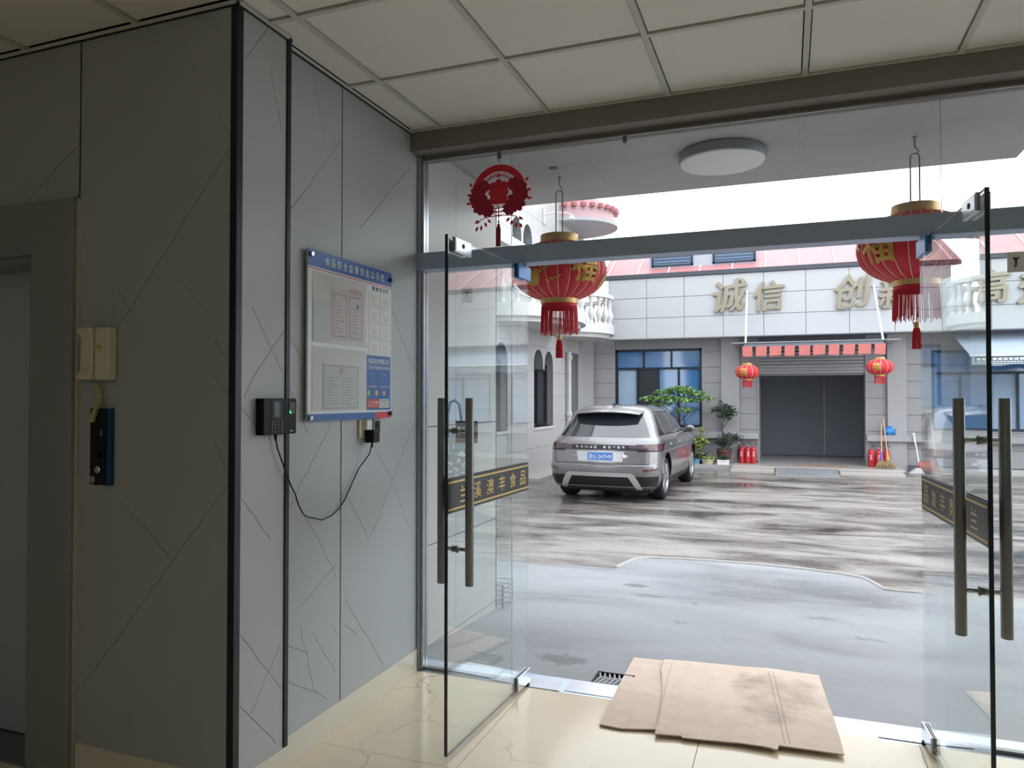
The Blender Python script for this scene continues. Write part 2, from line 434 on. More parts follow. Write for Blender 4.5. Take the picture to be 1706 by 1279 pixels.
# ---- floor tiles
fl = struct('floor', bx(XL-.1, XR+.1, YB-.1, 3.553, -.12, -.012), M['grout'])
T = .88
xs = [-1.246 + T*k for k in range(-4, 7)]
ys = [2.675 - T*k for k in range(-1, 9)][::-1]
def clip_rects(x0, x1, y0, y1):
    """clip a rectangle to the L-shaped room plan"""
    out = []
    x1 = min(x1, XR); y0 = max(y0, YB)
    ya, yb = y0, min(y1, WA)
    if yb - ya > .01 and x1 - max(x0, XL) > .01: out.append((max(x0, XL), x1, ya, yb))
    ya, yb = max(y0, WA), y1
    xx = max(x0, WC)
    if yb - ya > .01 and x1 - xx > .01: out.append((xx, x1, ya, yb))
    return out
xs.append(xs[-1] + T)
for i in range(len(xs)-1):
    for j in range(len(ys)-1):
        for (a, b, c, d) in clip_rects(xs[i], xs[i+1], ys[j], min(ys[j+1], 3.552)):
            g = .0014
            part('floor_tile', bx(a+g, b-g, c+g, d-g, -.012, 0), M['floor'], fl)

# ---- ceiling: slab above, T-bar grid, lay-in tiles
ce = struct('ceiling', bx(XL-.1, XR+.1, YB-.1, YE+.02, H+.05, H+.25), M['plaster'])
gx = [-1.7194 + .6*k for k in range(-5, 10)]
gy = [2.2688 + .6*k for k in range(-11, 3)] + [YE]
gx = [XL] + [g for g in gx if XL < g < XR] + [XR]
gy = [YB] + [g for g in gy if YB < g < YE - .3] + [YE]
for i in range(len(gx)-1):
    for j in range(len(gy)-1):
        for (a, b, c, d) in clip_rects(gx[i], gx[i+1], gy[j], gy[j+1]):
            g = .0165
            if b-a > .05 and d-c > .05:
                part('ceiling_tile', bx(a+g, b-g, c+g, d-g, H+.008, H+.022), M['ceil'], ce)
grid = MB()
for x in gx:
    y1 = YE if x > WC else WA
    grid.box(x-.0115, x+.0115, YB, y1, H-.002, H+.03)
for y in gy:
    x0 = XL if y < WA else WC
    grid.box(x0, XR, y-.0115, y+.0115, H-.0015, H+.03)
part('ceiling_grid', grid, M['tbar'], ce)
part('ceiling_void', bx(XL, XR, YB, YE, H+.03, H+.045), M['gap'], ce)
pt = MB().box(WC, WC+.018, 2.43, YE, H-.008, H).box(WB, WB+.014, WA, 2.372, H-.012, H).box(XL, WB, WA-.014, WA, H-.012, H)
part('wall_angle', pt, M['tbar'], ce)

# ---- plain walls out of the picture
struct('wall_right', bx(XR, XR+.15, YB-.1, 3.62, -.1, H+.2), M['plaster'])
struct('wall_back', bx(XL-.1, XR+.1, YB-.15, YB, -.1, H+.2), M['plaster'])
struct('wall_lift_lobby', bx(XL-.15, XL, YB-.1, WA+.6, -.1, H+.2), M['plaster'])

# ---- lift wall (faces the camera), return and side wall, clad in grey panels
wl = struct('wall_left', MB().box(XL, -2.84-1.15, WA+.03, 2.6, -.05, H).box(-2.84, WB-.03, WA+.03, 2.40, -.05, H)
            .box(-3.99, -2.84, WA+.03, 2.6, 2.30, H).box(-2.84, WC-.03, 2.3, 3.64, -.05, H+.3), M['blackm'])
part('wall_panel', bx(-2.612, WB-.024, WA, WA+.03, .136, H-.012), M['panelA'], wl)
part('wall_panel', bx(-3.99, -2.622, WA, WA+.03, 2.27, H-.012), M['panelA'], wl)
part('wall_panel', bx(XL, -4.0, WA, WA+.03, .136, H-.012), M['panelA'], wl)
part('wall_panel', bx(-2.30, WB, WA+.028, 2.372, .117, H-.014), M['panelB'], wl)
part('wall_panel', bx(WC-.03, WC, 2.4305, 2.829, .117, H-.010), M['panelC'], wl)
part('wall_panel', bx(WC-.03, WC, 2.837, 3.60, .117, H-.010), M['panelC'], wl)
# dark metal edge strips: outer corner, end of the return, ceiling line and the recessed joints
cs = MB().box(WB-.024, WB+.006, WA-.006, WA+.028, .0, H-.004)
part('corner_trim', cs, M['strip'], wl, bevel=.003)
part('edge_trim', bx(WC-.01, WB+.006, 2.372, 2.397, .117, H-.004), M['strip'], wl, bevel=.002)
part('joint_strip', bx(WC-.028, WC-.004, 2.829, 2.837, .117, H-.01), M['strip'], wl)
part('joint_strip', bx(-2.622, -2.612, WA+.004, WA+.03, .136, H-.012), M['strip'], wl)
part('ceiling_trim', MB().box(WC, WC+.008, 2.397, YE, H-.012, H-.001).box(WB, WB+.008, WA, 2.397, H-.015, H-.001)
     .box(XL, WB, WA-.008, WA, H-.015, H-.001), M['strip'], wl)
bl = struct('baseboard_left', bx(WC-.02, WC+.006, 2.37, 3.575, .0, .117), M['base'])
part('skirting_piece', bx(-2.0, WB+.004, WA-.004+.03, 2.371, 0, .117), M['base'], bl)
part('skirting_piece', bx(-2.60, WB-.026, WA-.008, WA+.02, 0, .136), M['base'], bl)

# ---- header beam over the glass front
hb = struct('trim_1', bx(WC, XR, YE, 3.64, 2.801, 3.1), M['beam'], label='dark grey header beam above the glass front')
part('ledge', bx(WC, XR, 3.577, 3.63, 2.775, 2.803), M['beam'], hb)
part('light_leak_strip', bx(WC+.04, XR, 3.572, 3.579, 2.773, 2.781), M['steel'], hb)  # bright sliver added to imitate light leaking past the frame

# ================================================================== GLASS FRONT
w1 = struct('window_1', label='frameless glass shopfront around the open doors')
part('frame_post', bx(-1.905, -1.878, 3.553, 3.63, 0, 2.80), M['frame'], w1, bevel=.002)
part('frame_post', bx(-1.878, -1.861, 3.572, 3.63, 0, 2.80), M['steel'], w1)
part('transom_rail', bx(-1.92, XR, 3.545, 3.655, 2.172, 2.265), M['transom'], w1, bevel=.004)
def pane(parent, x0, x1, z0, z1, y=3.6):
    o = part('glass_pane', bx(x0, x1, y-.006, y+.006, z0, z1), M['glass'], parent)
    e = MB().box(x1-.0015, x1, y-.0055, y+.0055, z0, z1)
    part('pane_edge', e, M['edgelt'], o)
    return o
M['edgelt'] = pm('pale_glass_edge', (150, 172, 172), .3)
for a, b in ((-1.861, -1.356), (-1.354, .627), (.629, 2.2), (2.202, XR)):
    pane(w1, a, b, 2.262, 2.785)
pane(w1, -1.861, -1.355, .012, 2.176)
pane(w1, .622, 2.2, .012, 2.176)
pane(w1, 2.202, XR, .012, 2.176)
part('bottom_channel', bx(-1.861, -1.355, 3.585, 3.615, 0, .014), M['dsteel'], w1)
part('bottom_channel', bx(.622, XR, 3.585, 3.615, 0, .014), M['dsteel'], w1)

th = struct('trim_2', bx(-1.93, XR, 3.553, 3.735, -.13, -.001), M['frost'] if 'frost' in M else M['steel'], label='brushed steel threshold strip with floor spring covers')
M['plate'] = pm('pale_steel_plate', (196, 208, 222), .3, .55, var=.06, scale=12)
M['plate2'] = pm('polished_steel_plate', (214, 220, 228), .18, .8, var=.05)
th.data.materials[0] = M['plate']
part('floor_spring_cover', bx(-1.262, -1.085, 3.556, 3.668, -.001, .003), M['plate2'], th, bevel=.0015)
part('floor_spring_cover', bx(.36, .545, 3.570, 3.70, -.001, .003), M['plate2'], th, bevel=.0015)
part('cover_plate', bx(-1.065, -.60, 3.575, 3.728, -.001, .0015), M['plate2'], th)
part('cover_plate', bx(-1.86, -1.38, 3.556, 3.584, -.001, .002), M['plate2'], th)

# ---- the two open glass leaves
def door(name, label, hinge, free, face, text_flip, film):
    d = Vector(free) - Vector(hinge); ang = math.atan2(d.y, d.x); W = d.length
    r = struct(name, label=label); r.location = (hinge[0], hinge[1], 0); r.rotation_euler = (0, 0, ang)
    g = part('glass_leaf', bx(.002, W, -.006, .006, .016, 2.15), M['glass'], r)
    part('glass_edge', bx(W-.001, W+.0035, -.0068, .0068, .016, 2.151), M['gedge'], g)
    part('glass_edge', bx(.002, W, -.005, .005, 2.1495, 2.151), M['gedge'], g)
    part('glass_edge', bx(.002, W, -.005, .005, .0145, .016), M['gedge'], g)
    bp = part('bottom_patch_fitting', MB().box(-.004, .162, .007, .017, .012, .082).box(-.004, .162, -.017, -.007, .012, .082)
         .box(.0, .01, -.008, .008, .012, .082), M['steel'], r, bevel=.002)
    part('pivot', MB().lathe([(.022, 0), (.024, .004), (.02, .013)], 16, (.03, 0, .001)), M['black'], bp)
    tp = part('top_patch_fitting', MB().box(-.004, .158, .007, .019, 2.082, 2.152).box(-.004, .158, -.019, -.007, 2.082, 2.152), M[film], r, bevel=.002)
    part('pivot', MB().cyl((.03, 0, 2.14), (.03, 0, 2.175), .012), M['steel'], tp)
    lk = part('patch_lock', MB().box(W-.185, W-.035, .007, .022, 2.085, 2.147).box(W-.185, W-.035, -.022, -.007, 2.085, 2.147), M['steel'], r, bevel=.002)
    for s in (1, -1):
        part('lock_face', MB().box(W-.178, W-.042, s*.0225-.001, s*.0225+.001, 2.092, 2.140), M['plate2'], lk)
        part('keyhole', MB().cyl((W-.105, s*.021, 2.118), (W-.105, s*.026, 2.118), .010), M['black'], lk)
    # H-shaped pull handle through the glass
    hd = bpy.data.objects.new('pull_handle', None); C.objects.link(hd); hd.parent = r; hd.location = (W-.079, 0, 0)
    hd.empty_display_size = .05
    for s in (1, -1):
        part('handle_bar', MB().lathe([(.0165, .695), (.018, .697), (.018, 1.473), (.0165, 1.475)], 24, (0, s*.066, 0)), M['dsteel'], hd, smooth=True)
    for z in (.843, 1.337):
        part('standoff', MB().cyl((0, -.066, z), (0, .066, z), .0085), M['chrome'], hd, smooth=True)
        part('collar', MB().lathe([(.012, -.016), (.016, -.013), (.016, -.009), (.0125, -.008), (.0125, .008), (.016, .009), (.016, .013), (.012, .016)], 18, (0, 0, z), 'y'), M['dsteel'], hd, smooth=True)
    # black lettered band
    bnd = part('lettered_band', MB().box(.003, W-.002, face*.0064, face*.0074, .999, 1.142), M['bandb'], r)
    f1 = face*.0079
    part('gold_line', MB().box(.003, W-.002, min(face*.0074, f1), max(face*.0074, f1), 1.122, 1.130), M['gold'], bnd)
    part('gold_line', MB().box(.003, W-.002, min(face*.0074, f1), max(face*.0074, f1), 1.010, 1.018), M['gold'], bnd)
    tb = MB()
    for ch, x in zip('兰溪澳丰食品', (.735, .605, .472, .338, .208, .080)):
        text_mb(ch, .070, (lambda u, v, w, x=x: (x - u, face*.0080, 1.070 + v)) if not text_flip else (lambda u, v, w, x=x: (x + u*-1, face*.0080, 1.070 + v)), bold=.012, mb=tb, width=.074)
    part('band_letters', tb, M['gold'], bnd)
    # the same film seen from the other side of the glass
    part('band_back', MB().box(.003, W-.002, min(-face*.0064, -face*.0070), max(-face*.0064, -face*.0070), .999, 1.142), M['bandb'], bnd)
    return r, W
M['bandb'] = pm('black_band_film', (34, 32, 32), .3, var=.05)
M['bluefilm'] = pm('steel_with_blue_film', (40, 128, 190), .3, .25)
d1, W1 = door('door_1', 'open left glass door leaf with black gold-lettered band and long pull handle', (-1.270, 3.600), (-1.312, 2.722), 1, False, 'bluefilm')
d2, W2 = door('door_2', 'open right glass door leaf with mirrored lettering and long pull handle', (.547, 3.600), (.601, 2.722), -1, True, 'bluefilm')

# ---- lift at the far left
lf = thing('lift', 'stainless steel lift entrance with pale grey doors at far left', 'lift', (-3.4, WA, 0))
M['liftsteel'] = pm('lift_frame_steel', (150, 154, 154), .34, .3, var=.05, stretch=(3, 3, 18))
M['liftdoor'] = pm('lift_door_grey', (176, 188, 192), .45, .0, var=.04)
jm = part('jamb', MB().box(.56, .783, -.03, .03, 0, 2.262), M['liftsteel'], lf, bevel=.003)
part('jamb', MB().box(-.783, -.56, -.03, .03, 0, 2.262), M['liftsteel'], lf, bevel=.003)
part('lintel', MB().box(-.56, .56, -.026, .03, 2.055, 2.262), M['liftsteel'], lf, bevel=.003)
part('jamb_return', MB().box(.54, .56, -.02, .26, 0, 2.06), M['liftsteel'], lf)
part('jamb_return', MB().box(-.56, -.54, -.02, .26, 0, 2.06), M['liftsteel'], lf)
part('lintel_soffit', MB().box(-.56, .56, .0, .26, 2.03, 2.056), M['liftsteel'], lf)
part('landing_door', MB().box(-.55, .0, .16, .19, .02, 2.04), M['liftdoor'], lf)
ld = part('landing_door', MB().box(.002, .55, .16, .19, .02, 2.04), M['liftdoor'], lf)
part('door_release_hole', MB().cyl((.47, .157, 1.93), (.47, .165, 1.93), .009), M['blackm'], ld)
sk = MB()
for i in range(3): sk.tube([(.36+.004*i, .1585, 1.30+.012*i), (.368+.004*i, .1585, 1.305+.012*i), (.364, .1585, 1.312+.012*i)], .0014, 5)
part('pen_mark', sk, M['blackm'], ld)
part('sill', MB().box(-.56, .56, -.02, .3, -.0, .012), M['dsteel'], lf)
part('shaft_back', MB().box(-.555, .555, .2, .26, 0, 2.3), M['blackm'], lf)
part('cream_edge', MB().box(.784, .796, -.012, .004, .0, 2.262), pm('cream_sealant', (196, 186, 164), .6), lf)

# ---- intercom handset above the call panel
ph = thing('intercom_phone', 'beige wall intercom handset with coiled cord beside the lift', 'intercom', (-2.475, WA, 1.545))
part('base_unit', MB().prism([(-.005, 0), (.068, 0), (.068, .2), (-.005, .2)], -.042, -.002, 'xz'), M['ivory'], ph, bevel=.006)
part('cradle', MB().box(-.07, .0, -.022, -.002, .004, .198), M['ivory'], ph, bevel=.004)
hsb = MB()
prof = [(-.062, 0), (-.066, .012), (-.048, .04), (-.045, .16), (-.064, .185), (-.06, .2), (-.028, .2), (-.022, .185), (-.022, .02), (-.03, 0)]
hsb.prism(prof, -.073, -.010, 'yz')
hsb.v = [(v[0], v[1], v[2]) for v in hsb.v]
part('handset', hsb, M['ivory'], ph, bevel=.005)
part('indicator', MB().box(.014, .03, -.046, -.041, .118, .132), pm('yellow_indicator', (196, 170, 40), .4), ph)
cord = []
for i in range(260):
    t = i/259; a = t*2*PI*24
    cx = -.012 + .016*math.sin(t*PI*1.4); cz = -.012 - .15*t
    cord.append((cx + .010*math.cos(a), -.028 + .010*math.sin(a), cz))
part('coiled_cord', MB().tube(cord, .0019, 5), pm('cream_cord', (206, 202, 150), .5), ph, smooth='all')

# ---- lift call panel
cp = thing('lift_call_panel', 'slim black lift call panel with blue edge and key', 'call panel', (-2.47, WA, 1.141))
part('backplate', MB().box(-.050, .052, -.018, -.001, 0, .295), pm('blue_film_edge', (24, 74, 110), .3, .3), cp, bevel=.002)
part('face_plate', MB().box(-.050, .030, -.022, -.017, .002, .293), M['blackg'], cp, bevel=.001)
part('button', MB().lathe([(.012, 0), (.012, .004), (.009, .005)], 18, (.0, -.022, .115), 'y'), M['black'], cp)
part('floor_digit', text_mb('3', .022, lambda u, v, w: (.008 + u, -.0225, .20 + v)), pm('dim_white_print', (150, 170, 190), .4), cp)
kl = part('key_lock', MB().lathe([(.014, 0), (.014, -.006), (.011, -.009)], 18, (-.004, -.022, .060), 'y'), M['chrome'], cp, smooth=True)
part('key', MB().box(-.040, -.018, -.027, -.024, .012, .034).box(-.032, -.026, -.027, -.024, -.002, .014), M['chrome'], cp)

# ================================================================== THINGS ON THE SIDE WALL (face +x)
M['blue'] = pm('board_blue_print', (38, 92, 168), .35, var=.03)
M['red'] = pm('board_red_print', (206, 52, 56), .35, var=.03)
M['board'] = pm('board_white', (222, 224, 226), .3, var=.02)
M['acry'] = pm('clear_pocket_film', (226, 228, 230), .08, var=.01, alpha=.12)
M['paper'] = pm('paper', (226, 224, 220), .6, var=.02)
M['paperp'] = pm('pinkish_certificate_paper', (222, 208, 206), .6, var=.04)
M['ink'] = pm('grey_ink', (120, 118, 120), .6)
M['inkl'] = pm('light_ink', (168, 166, 168), .6)
M['dark'] = pm('dark_print', (42, 46, 60), .5)
nb = thing('notice_board', 'blue and white food safety notice board with certificate pockets on grey wall', 'notice board', (WC, 2.55, 1.377))
BW, BH = .687, .725
X0 = .018
def rect(y0, y1, z0, z1, d=.001, base=X0+.006): return bx(base, base+d, y0, y1, z0, z1)
part('backing_panel', bx(X0-.004, X0+.006, 0, BW, 0, BH), M['board'], nb, bevel=.0015)
part('header_band', rect(.0, BW, .655, BH), M['blue'], nb)
part('header_line', rect(.0, BW, .645, .649), M['red'], nb)
part('footer_band', rect(.0, .535, 0, .03), M['blue'], nb)
part('footer_band', rect(.535, BW, 0, .03), M['red'], nb)
def wtext(s, h, y, z, width=None, bold=.01, d=.0015):
    return text_mb(s, h, lambda u, v, w: (X0+.006+d, y + u, z + v), bold=bold, width=width)
tm = MB()
for k, ch in enumerate('食品安全监督信息公示栏'):
    text_mb(ch, .036, lambda u, v, w, k=k: (X0+.0078, .135 + k*.0462 + u, .690 + v), bold=.012, mb=tm, width=.033)
part('header_text', tm, M['white'], nb)
tm = MB()
for k, ch in enumerate('健康证公示'):
    text_mb(ch, .022, lambda u, v, w, k=k: (X0+.0078, .515 + k*.032 + u, .627 + v), bold=.012, mb=tm, width=.022)
part('caption_text', tm, M['dark'], nb)
# two big document pockets
for z0, z1, nm in ((.335, .635, 'upper'), (.042, .318, 'lower')):
    pk = part('document_pocket', rect(.030, .450, z0, z1, .0012), M['paper'], nb)
    if nm == 'upper':
        ct = part('certificate', rect(.165, .425, z0+.02, z1-.05, .0018, X0+.0075), M['paperp'], pk)
        bd = MB()
        for (a, b, c, d) in ((.18, .285, .37, .56), (.305, .41, .37, .56)):
            for r_ in ((a, b, c, c+.003), (a, b, d-.003, d), (a, a+.0025, c, d), (b-.0025, b, c, d)):
                bd.box(X0+.0094, X0+.0098, *r_)
        part('certificate_border', bd, pm('maroon_ink', (130, 96, 98), .6), ct)
        ln = MB()
        for q in range(9):
            ln.box(X0+.0094, X0+.0097, .192, .262 - .02*(q % 3), .392 + q*.016, .394 + q*.016)
            ln.box(X0+.0094, X0+.0097, .318, .392 - .016*((q+1) % 3), .392 + q*.014, .394 + q*.014)
        part('certificate_text', ln, M['ink'], ct, kind='stuff')
        part('emblem', MB().lathe([(.011, 0), (.011, .0005)], 16, (X0+.0094, .372, .520), 'x'), M['ink'], ct)
        part('red_heading', rect(.305, .41, .575, .595, .001, X0+.0087), pm('faded_red_paper', (206, 168, 172), .5), ct)
        part('leaflet', rect(.034, .150, z0+.004, z1-.115, .0012, X0+.0075), pm('pale_green_leaflet', (206, 216, 210), .5), pk)
    else:
        ct = part('certificate', rect(.105, .385, z0+.004, z0+.205, .0018, X0+.0075), pm('grey_licence', (206, 208, 208), .5), pk)
        bd = MB()
        a, b, c, d = .112, .378, z0+.01, z0+.199
        for r_ in ((a, b, c, c+.002), (a, b, d-.002, d), (a, a+.002, c, d), (b-.002, b, c, d)): bd.box(X0+.0094, X0+.0098, *r_)
        part('certificate_border', bd, M['ink'], ct)
        ln = MB()
        for q in range(10):
            ln.box(X0+.0094, X0+.0097, .130, .225 - .018*(q % 3), z0+.03 + q*.0125, z0+.0317 + q*.0125)
            ln.box(X0+.0094, X0+.0097, .250, .345 - .02*((q+1) % 3), z0+.03 + q*.0125, z0+.0317 + q*.0125)
        part('certificate_text', ln, M['ink'], ct, kind='stuff')
        part('emblem', MB().lathe([(.012, 0), (.012, .0005)], 16, (X0+.0094, .245, z0+.178), 'x'), pm('gold_emblem', (188, 140, 90), .5), ct)
    part('pocket_cover', rect(.030, .450, z0, z1, .0012, X0+.012), M['pocket'] if 'pocket' in M else M['acry'], pk)
for r_ in range(4):
    for c_ in range(2):
        y0 = .470 + c_*.105; z0 = .537 - r_*.078
        pk = part('card_pocket', rect(y0, y0+.092, z0, z0+.068, .0012), M['paper'], nb)
        ln = MB()
        for q in range(4): ln.box(X0+.0072, X0+.0076, y0+.03, y0+.082 - .008*(q % 2), z0+.012+q*.011, z0+.0135+q*.011)
        ln.box(X0+.0072, X0+.0076, y0, y0+.092, z0-.0012, z0+.0008)
        part('card_print', ln, M['inkl'], pk, kind='stuff')
gp = part('grade_panel', rect(.457, .678, .040, .302), M['blue'], nb)
part('grade_title', wtext('食品安全等级公示', .026, .567, .276, .195, .014), M['white'], gp)
part('grade_subtitle', wtext('( Food Safety Grade)', .026, .567, .244, .198, .008), M['white'], gp)
for y0 in (.49, .60):
    sq = MB()
    for r_ in ((y0, y0+.040, .170, .172), (y0, y0+.040, .210, .212), (y0, y0+.0018, .170, .212), (y0+.0382, y0+.040, .170, .212)): sq.box(X0+.0072, X0+.0077, *r_)
    part('photo_frame_print', sq, bpy.data.materials.get('pale_blue_print') or pm('pale_blue_print', (150, 190, 226), .5), gp)
part('small_caption', wtext('上次量化分级等级', .010, .510, .153, .078, .0), M['white'], gp)
part('small_caption', wtext('本次量化分级等级', .010, .620, .153, .078, .0), M['white'], gp)
for y0, c_ in ((.475, (96, 190, 90)), (.545, (236, 180, 70)), (.615, (226, 150, 130))):
    f = part('face_icon', MB().lathe([(.0135, 0), (.0135, .0006)], 20, (X0+.0071, y0, .122), 'x'), pm('face_icon_%d' % c_[0], c_, .4), gp)
    part('face_print', MB().box(X0+.0078, X0+.0081, y0-.006, y0-.003, .124, .128).box(X0+.0078, X0+.0081, y0+.003, y0+.006, .124, .128).box(X0+.0078, X0+.0081, y0-.005, y0+.005, .115, .117), M['white'], f)
ns = part('no_smoking_label', rect(.461, .570, .050, .092, .0006, X0+.0072), M['red'], gp)
part('no_smoking_ring', MB().tube([(X0+.0082, .483+.014*math.cos(a), .071+.014*math.sin(a)) for a in [k*PI/10 for k in range(21)]], .0014, 5).bar((X0+.0082, .474, .080), (X0+.0082, .492, .062), .002, .001), M['white'], ns)
part('no_smoking_text', text_mb('禁止吸烟', .014, lambda u, v, w: (X0+.0082, .533+u, .077+v), bold=.012, width=.055), M['white'], ns)
part('no_smoking_text', text_mb('No Smoking', .007, lambda u, v, w: (X0+.0082, .533+u, .060+v), bold=.0, width=.055), M['white'], ns)
hl = part('hotline_label', rect(.573, .664, .050, .092, .0006, X0+.0072), M['white'], gp)
part('hotline_text', text_mb('投诉举报电话', .010, lambda u, v, w: (X0+.0082, .618+u, .083+v), bold=.005, width=.078), M['dark'], hl)
part('hotline_number', text_mb('12315', .020, lambda u, v, w: (X0+.0082, .618+u+v*.15, .064+v), bold=.012, width=.074), M['dark'], hl)
for y0, z0 in ((.018, .703), (.670, .69), (.016, .015), (.672, .022)):
    part('mirror_screw', MB().cyl((X0-.018, y0, z0), (X0+.012, y0, z0), .010).lathe([(.0115, .012), (.0115, .016), (.008, .019)], 16, (X0, y0, z0), 'x'), M['chrome'] if y0 < .1 else M['dark'], nb, smooth=True)

# ---- fingerprint time clock on the return panel
fc = thing('fingerprint_time_clock', 'black fingerprint attendance terminal with keypad on grey column', 'time clock', (WB, 2.205, 1.337))
part('body', bx(0, .036, 0, .195, 0, .137), M['black'], fc, bevel=.004)
part('screen', bx(.0355, .0375, .048, .105, .062, .128), pm('unlit_screen', (22, 25, 32), .3, spec=.3), fc)
part('screen_glare', bx(.0376, .0379, .062, .088, .068, .122), pm('screen_glare_grey', (78, 82, 88), .2), fc)  # glare on the unlit screen, painted as a paler rectangle
fs_ = part('finger_sensor', bx(.0355, .038, .148, .182, .078, .122), M['blackg'], fc)
part('green_led', MB().prism([(.149, .079), (.162, .079), (.149, .092)], .0381, .0386, 'yz'), pm('green_led', (40, 210, 90), .4, emit=(60, 230, 100), estr=1.2), fs_)
for r_ in range(4):
    for c_ in range(4):
        part('key_button', bx(.0355, .0385, .042+c_*.018, .055+c_*.018, .008+r_*.0125, .017+r_*.0125), pm('dark_key', (48, 52, 56), .5) if not (r_ or c_) else bpy.data.materials['dark_key'], fc)
part('maker_plate', bx(.0358, .0365, .155, .172, .010, .013), M['white'], fc)
# cable drooping to the wall socket
pts = [(2.296, 1.334), (2.307, 1.285), (2.332, 1.237), (2.391, 1.131), (2.424, 1.094), (2.459, 1.046), (2.509, 1.002), (2.562, 0.98), (2.62, 0.966), (2.671, 0.95), (2.742, 0.957), (2.806, 0.983), (2.849, 1.017), (2.902, 1.079), (2.962, 1.146), (3.008, 1.212), (3.029, 1.265)]
cab = [(WB+.018 if y < 2.41 else max(WC+.012, WB+.018-(y-2.41)*.30) + (.03 if y > 2.99 else 0), y, z) for y, z in pts]
cb = part('power_cable', MB().tube(cab, .0028, 6).tube([(WB+.018, 2.296, 1.337), (WB+.018, 2.298, 1.312)], [.006, .004], 8), M['black'], None, smooth='all')
tag(cb, 'thin black power cable drooping across grey wall below the notice board', 'cable')

so = thing('wall_socket', 'white wall socket with black plug adapter under the notice board', 'socket', (WC, 2.968, 1.285))
part('socket_plate', bx(0, .012, 0, .086, 0, .086), M['ivory'], so, bevel=.003)
part('white_adapter', bx(.012, .035, .028, .07, .04, .084), M['white'], so, bevel=.003)
part('plug_adapter', bx(.012, .062, .040, .100, -.022, .038), M['black'], so, bevel=.005)
part('cable_grip', MB().tube([(WC*0+.04, .064, -.02), (.042, .062, -.045)], [.006, .0035], 8), M['black'], so)
sk2 = thing('wall_switch_box', 'small grey socket plate with black insert right of the white socket', 'socket', (WC, 3.105, 1.285))
part('plate', bx(0, .008, 0, .058, 0, .086), pm('grey_plate', (176, 180, 182), .4), sk2, bevel=.002)
part('insert', bx(.008, .014, .008, .045, .02, .078), M['black'], sk2, bevel=.002)

# ---- signs on the glass and the paper-cut hanging
gs = thing('door_reminder_sign', 'small black and gold please-close-door sticker on side pane', 'sticker', (-1.612, 3.590, 1.234))
part('plate', bx(-.064, .064, .0, .003, 0, .118), M['blackg'], gs)
part('gold_strip', bx(-.064, .064, -.001, .0, .0, .026), M['goldp'], gs)
part('letters', text_mb('随手关门', .03, lambda u, v, w: (u, -.001, .074+v), bold=.01, width=.118), M['white'], gs)
st = thing('hook_sticker', 'small white adhesive hook sticker high on the right pane', 'sticker', (.894, 3.592, 2.0))
part('sticker_base', bx(-.03, .03, -.001, .001, 0, .085), M['white'], st)
part('hook', MB().tube([(0, -.001, .06), (0, -.008, .045), (0, -.006, .03), (-.004, -.008, .022)], .003, 6).tube([(0, -.004, .05), (.01, -.006, .062)], .0025, 6).tube([(0, -.004, .05), (-.01, -.006, .062)], .0025, 6), M['dark'], st)
for (x, z) in ((-.749, 2.757), (-1.421, 2.752)):
    hk = thing('suction_hook', 'small grey hook clipped under glass top edge ' + ('holding red paper-cut' if x < -1 else 'right of red paper-cut'), 'hook', (x, 3.585, z))
    part('clip', bx(-.011, .011, -.006, .006, -.012, .022), M['dsteel'], hk, bevel=.002)
    part('hook_wire', MB().tube([(0, -.006, -.006), (0, -.014, -.016), (0, -.012, -.024), (0, -.005, -.022)], .002, 6), M['dsteel'], hk)

M['pcred'] = pm('red_felt_papercut', (216, 44, 62), .75, var=.1, scale=40)
M['pcdark'] = pm('dark_red_felt', (170, 34, 58), .8, var=.12, scale=40)
pc = thing('papercut_hanging', 'round red paper-cut ornament with treasure pot, flowers and tassel hanging on glass', 'ornament', (-1.420, 3.572, 2.552))
def ring2d(r0, r1, a0, a1, n, y0, y1, mb, lobes=0, amp=0):
    for k in range(n):
        t0 = a0+(a1-a0)*k/n; t1 = a0+(a1-a0)*(k+1)/n
        def P(r, t, s=0): return (r*math.cos(t), r*math.sin(t))
        ra = r1 + amp*abs(math.sin(t0*lobes)); rb = r1 + amp*abs(math.sin(t1*lobes))
        mb.prism([P(r0, t0), P(ra, t0), P(rb, t1), P(r0, t1)], y0, y1)
    return mb
part('outer_ring', ring2d(.118, .146, -.3, PI+.3, 80, -.002, .002, MB(), 26, .008), M['pcred'], pc)
part('rim_line', ring2d(.150, .1535, .15, PI-.15, 60, -.0015, .0015, MB()), M['pcred'], pc)
part('inner_ring', ring2d(.094, .099, 0, 2*PI, 60, -.0015, .0015, MB()), M['pcred'], pc)
part('inner_ring', ring2d(.104, .107, .4, PI-.4, 40, -.0015, .0015, MB()), M['pcred'], pc)
pot = [(-.045, -.055), (.045, -.055), (.05, -.03), (.046, -.015), (.058, .005), (.05, .02), (.058, .04), (.066, .052), (.05, .058), (.042, .055), (.036, .064), (.02, .060), (.012, .072), (0, .076)]
pot = pot + [(-x, z) for x, z in pot[::-1][1:]]
pot = [p for i, p in enumerate(pot) if p not in pot[:i]]
part('treasure_pot', MB().prism(pot, -.0025, .0025), M['pcred'], pc)
part('top_loop', ring2d(.006, .010, 0, 2*PI, 20, -.002, .002, MB()).map(lambda x, y, z: (x, y, z+.094)), M['pcred'], pc)
def flower(cx, cz, r, n, seed):
    rr = random.Random(seed); pts = []
    for k in range(n*8):
        t = 2*PI*k/(n*8); rad = r*(.80+.20*abs(math.sin(t*n/2)) + rr.uniform(-.03, .03))
        pts.append((cx+rad*math.cos(t), cz+rad*math.sin(t)))
    return MB().prism(pts, -.0035-.0008*(seed % 7), .001-.0002*(seed % 7))
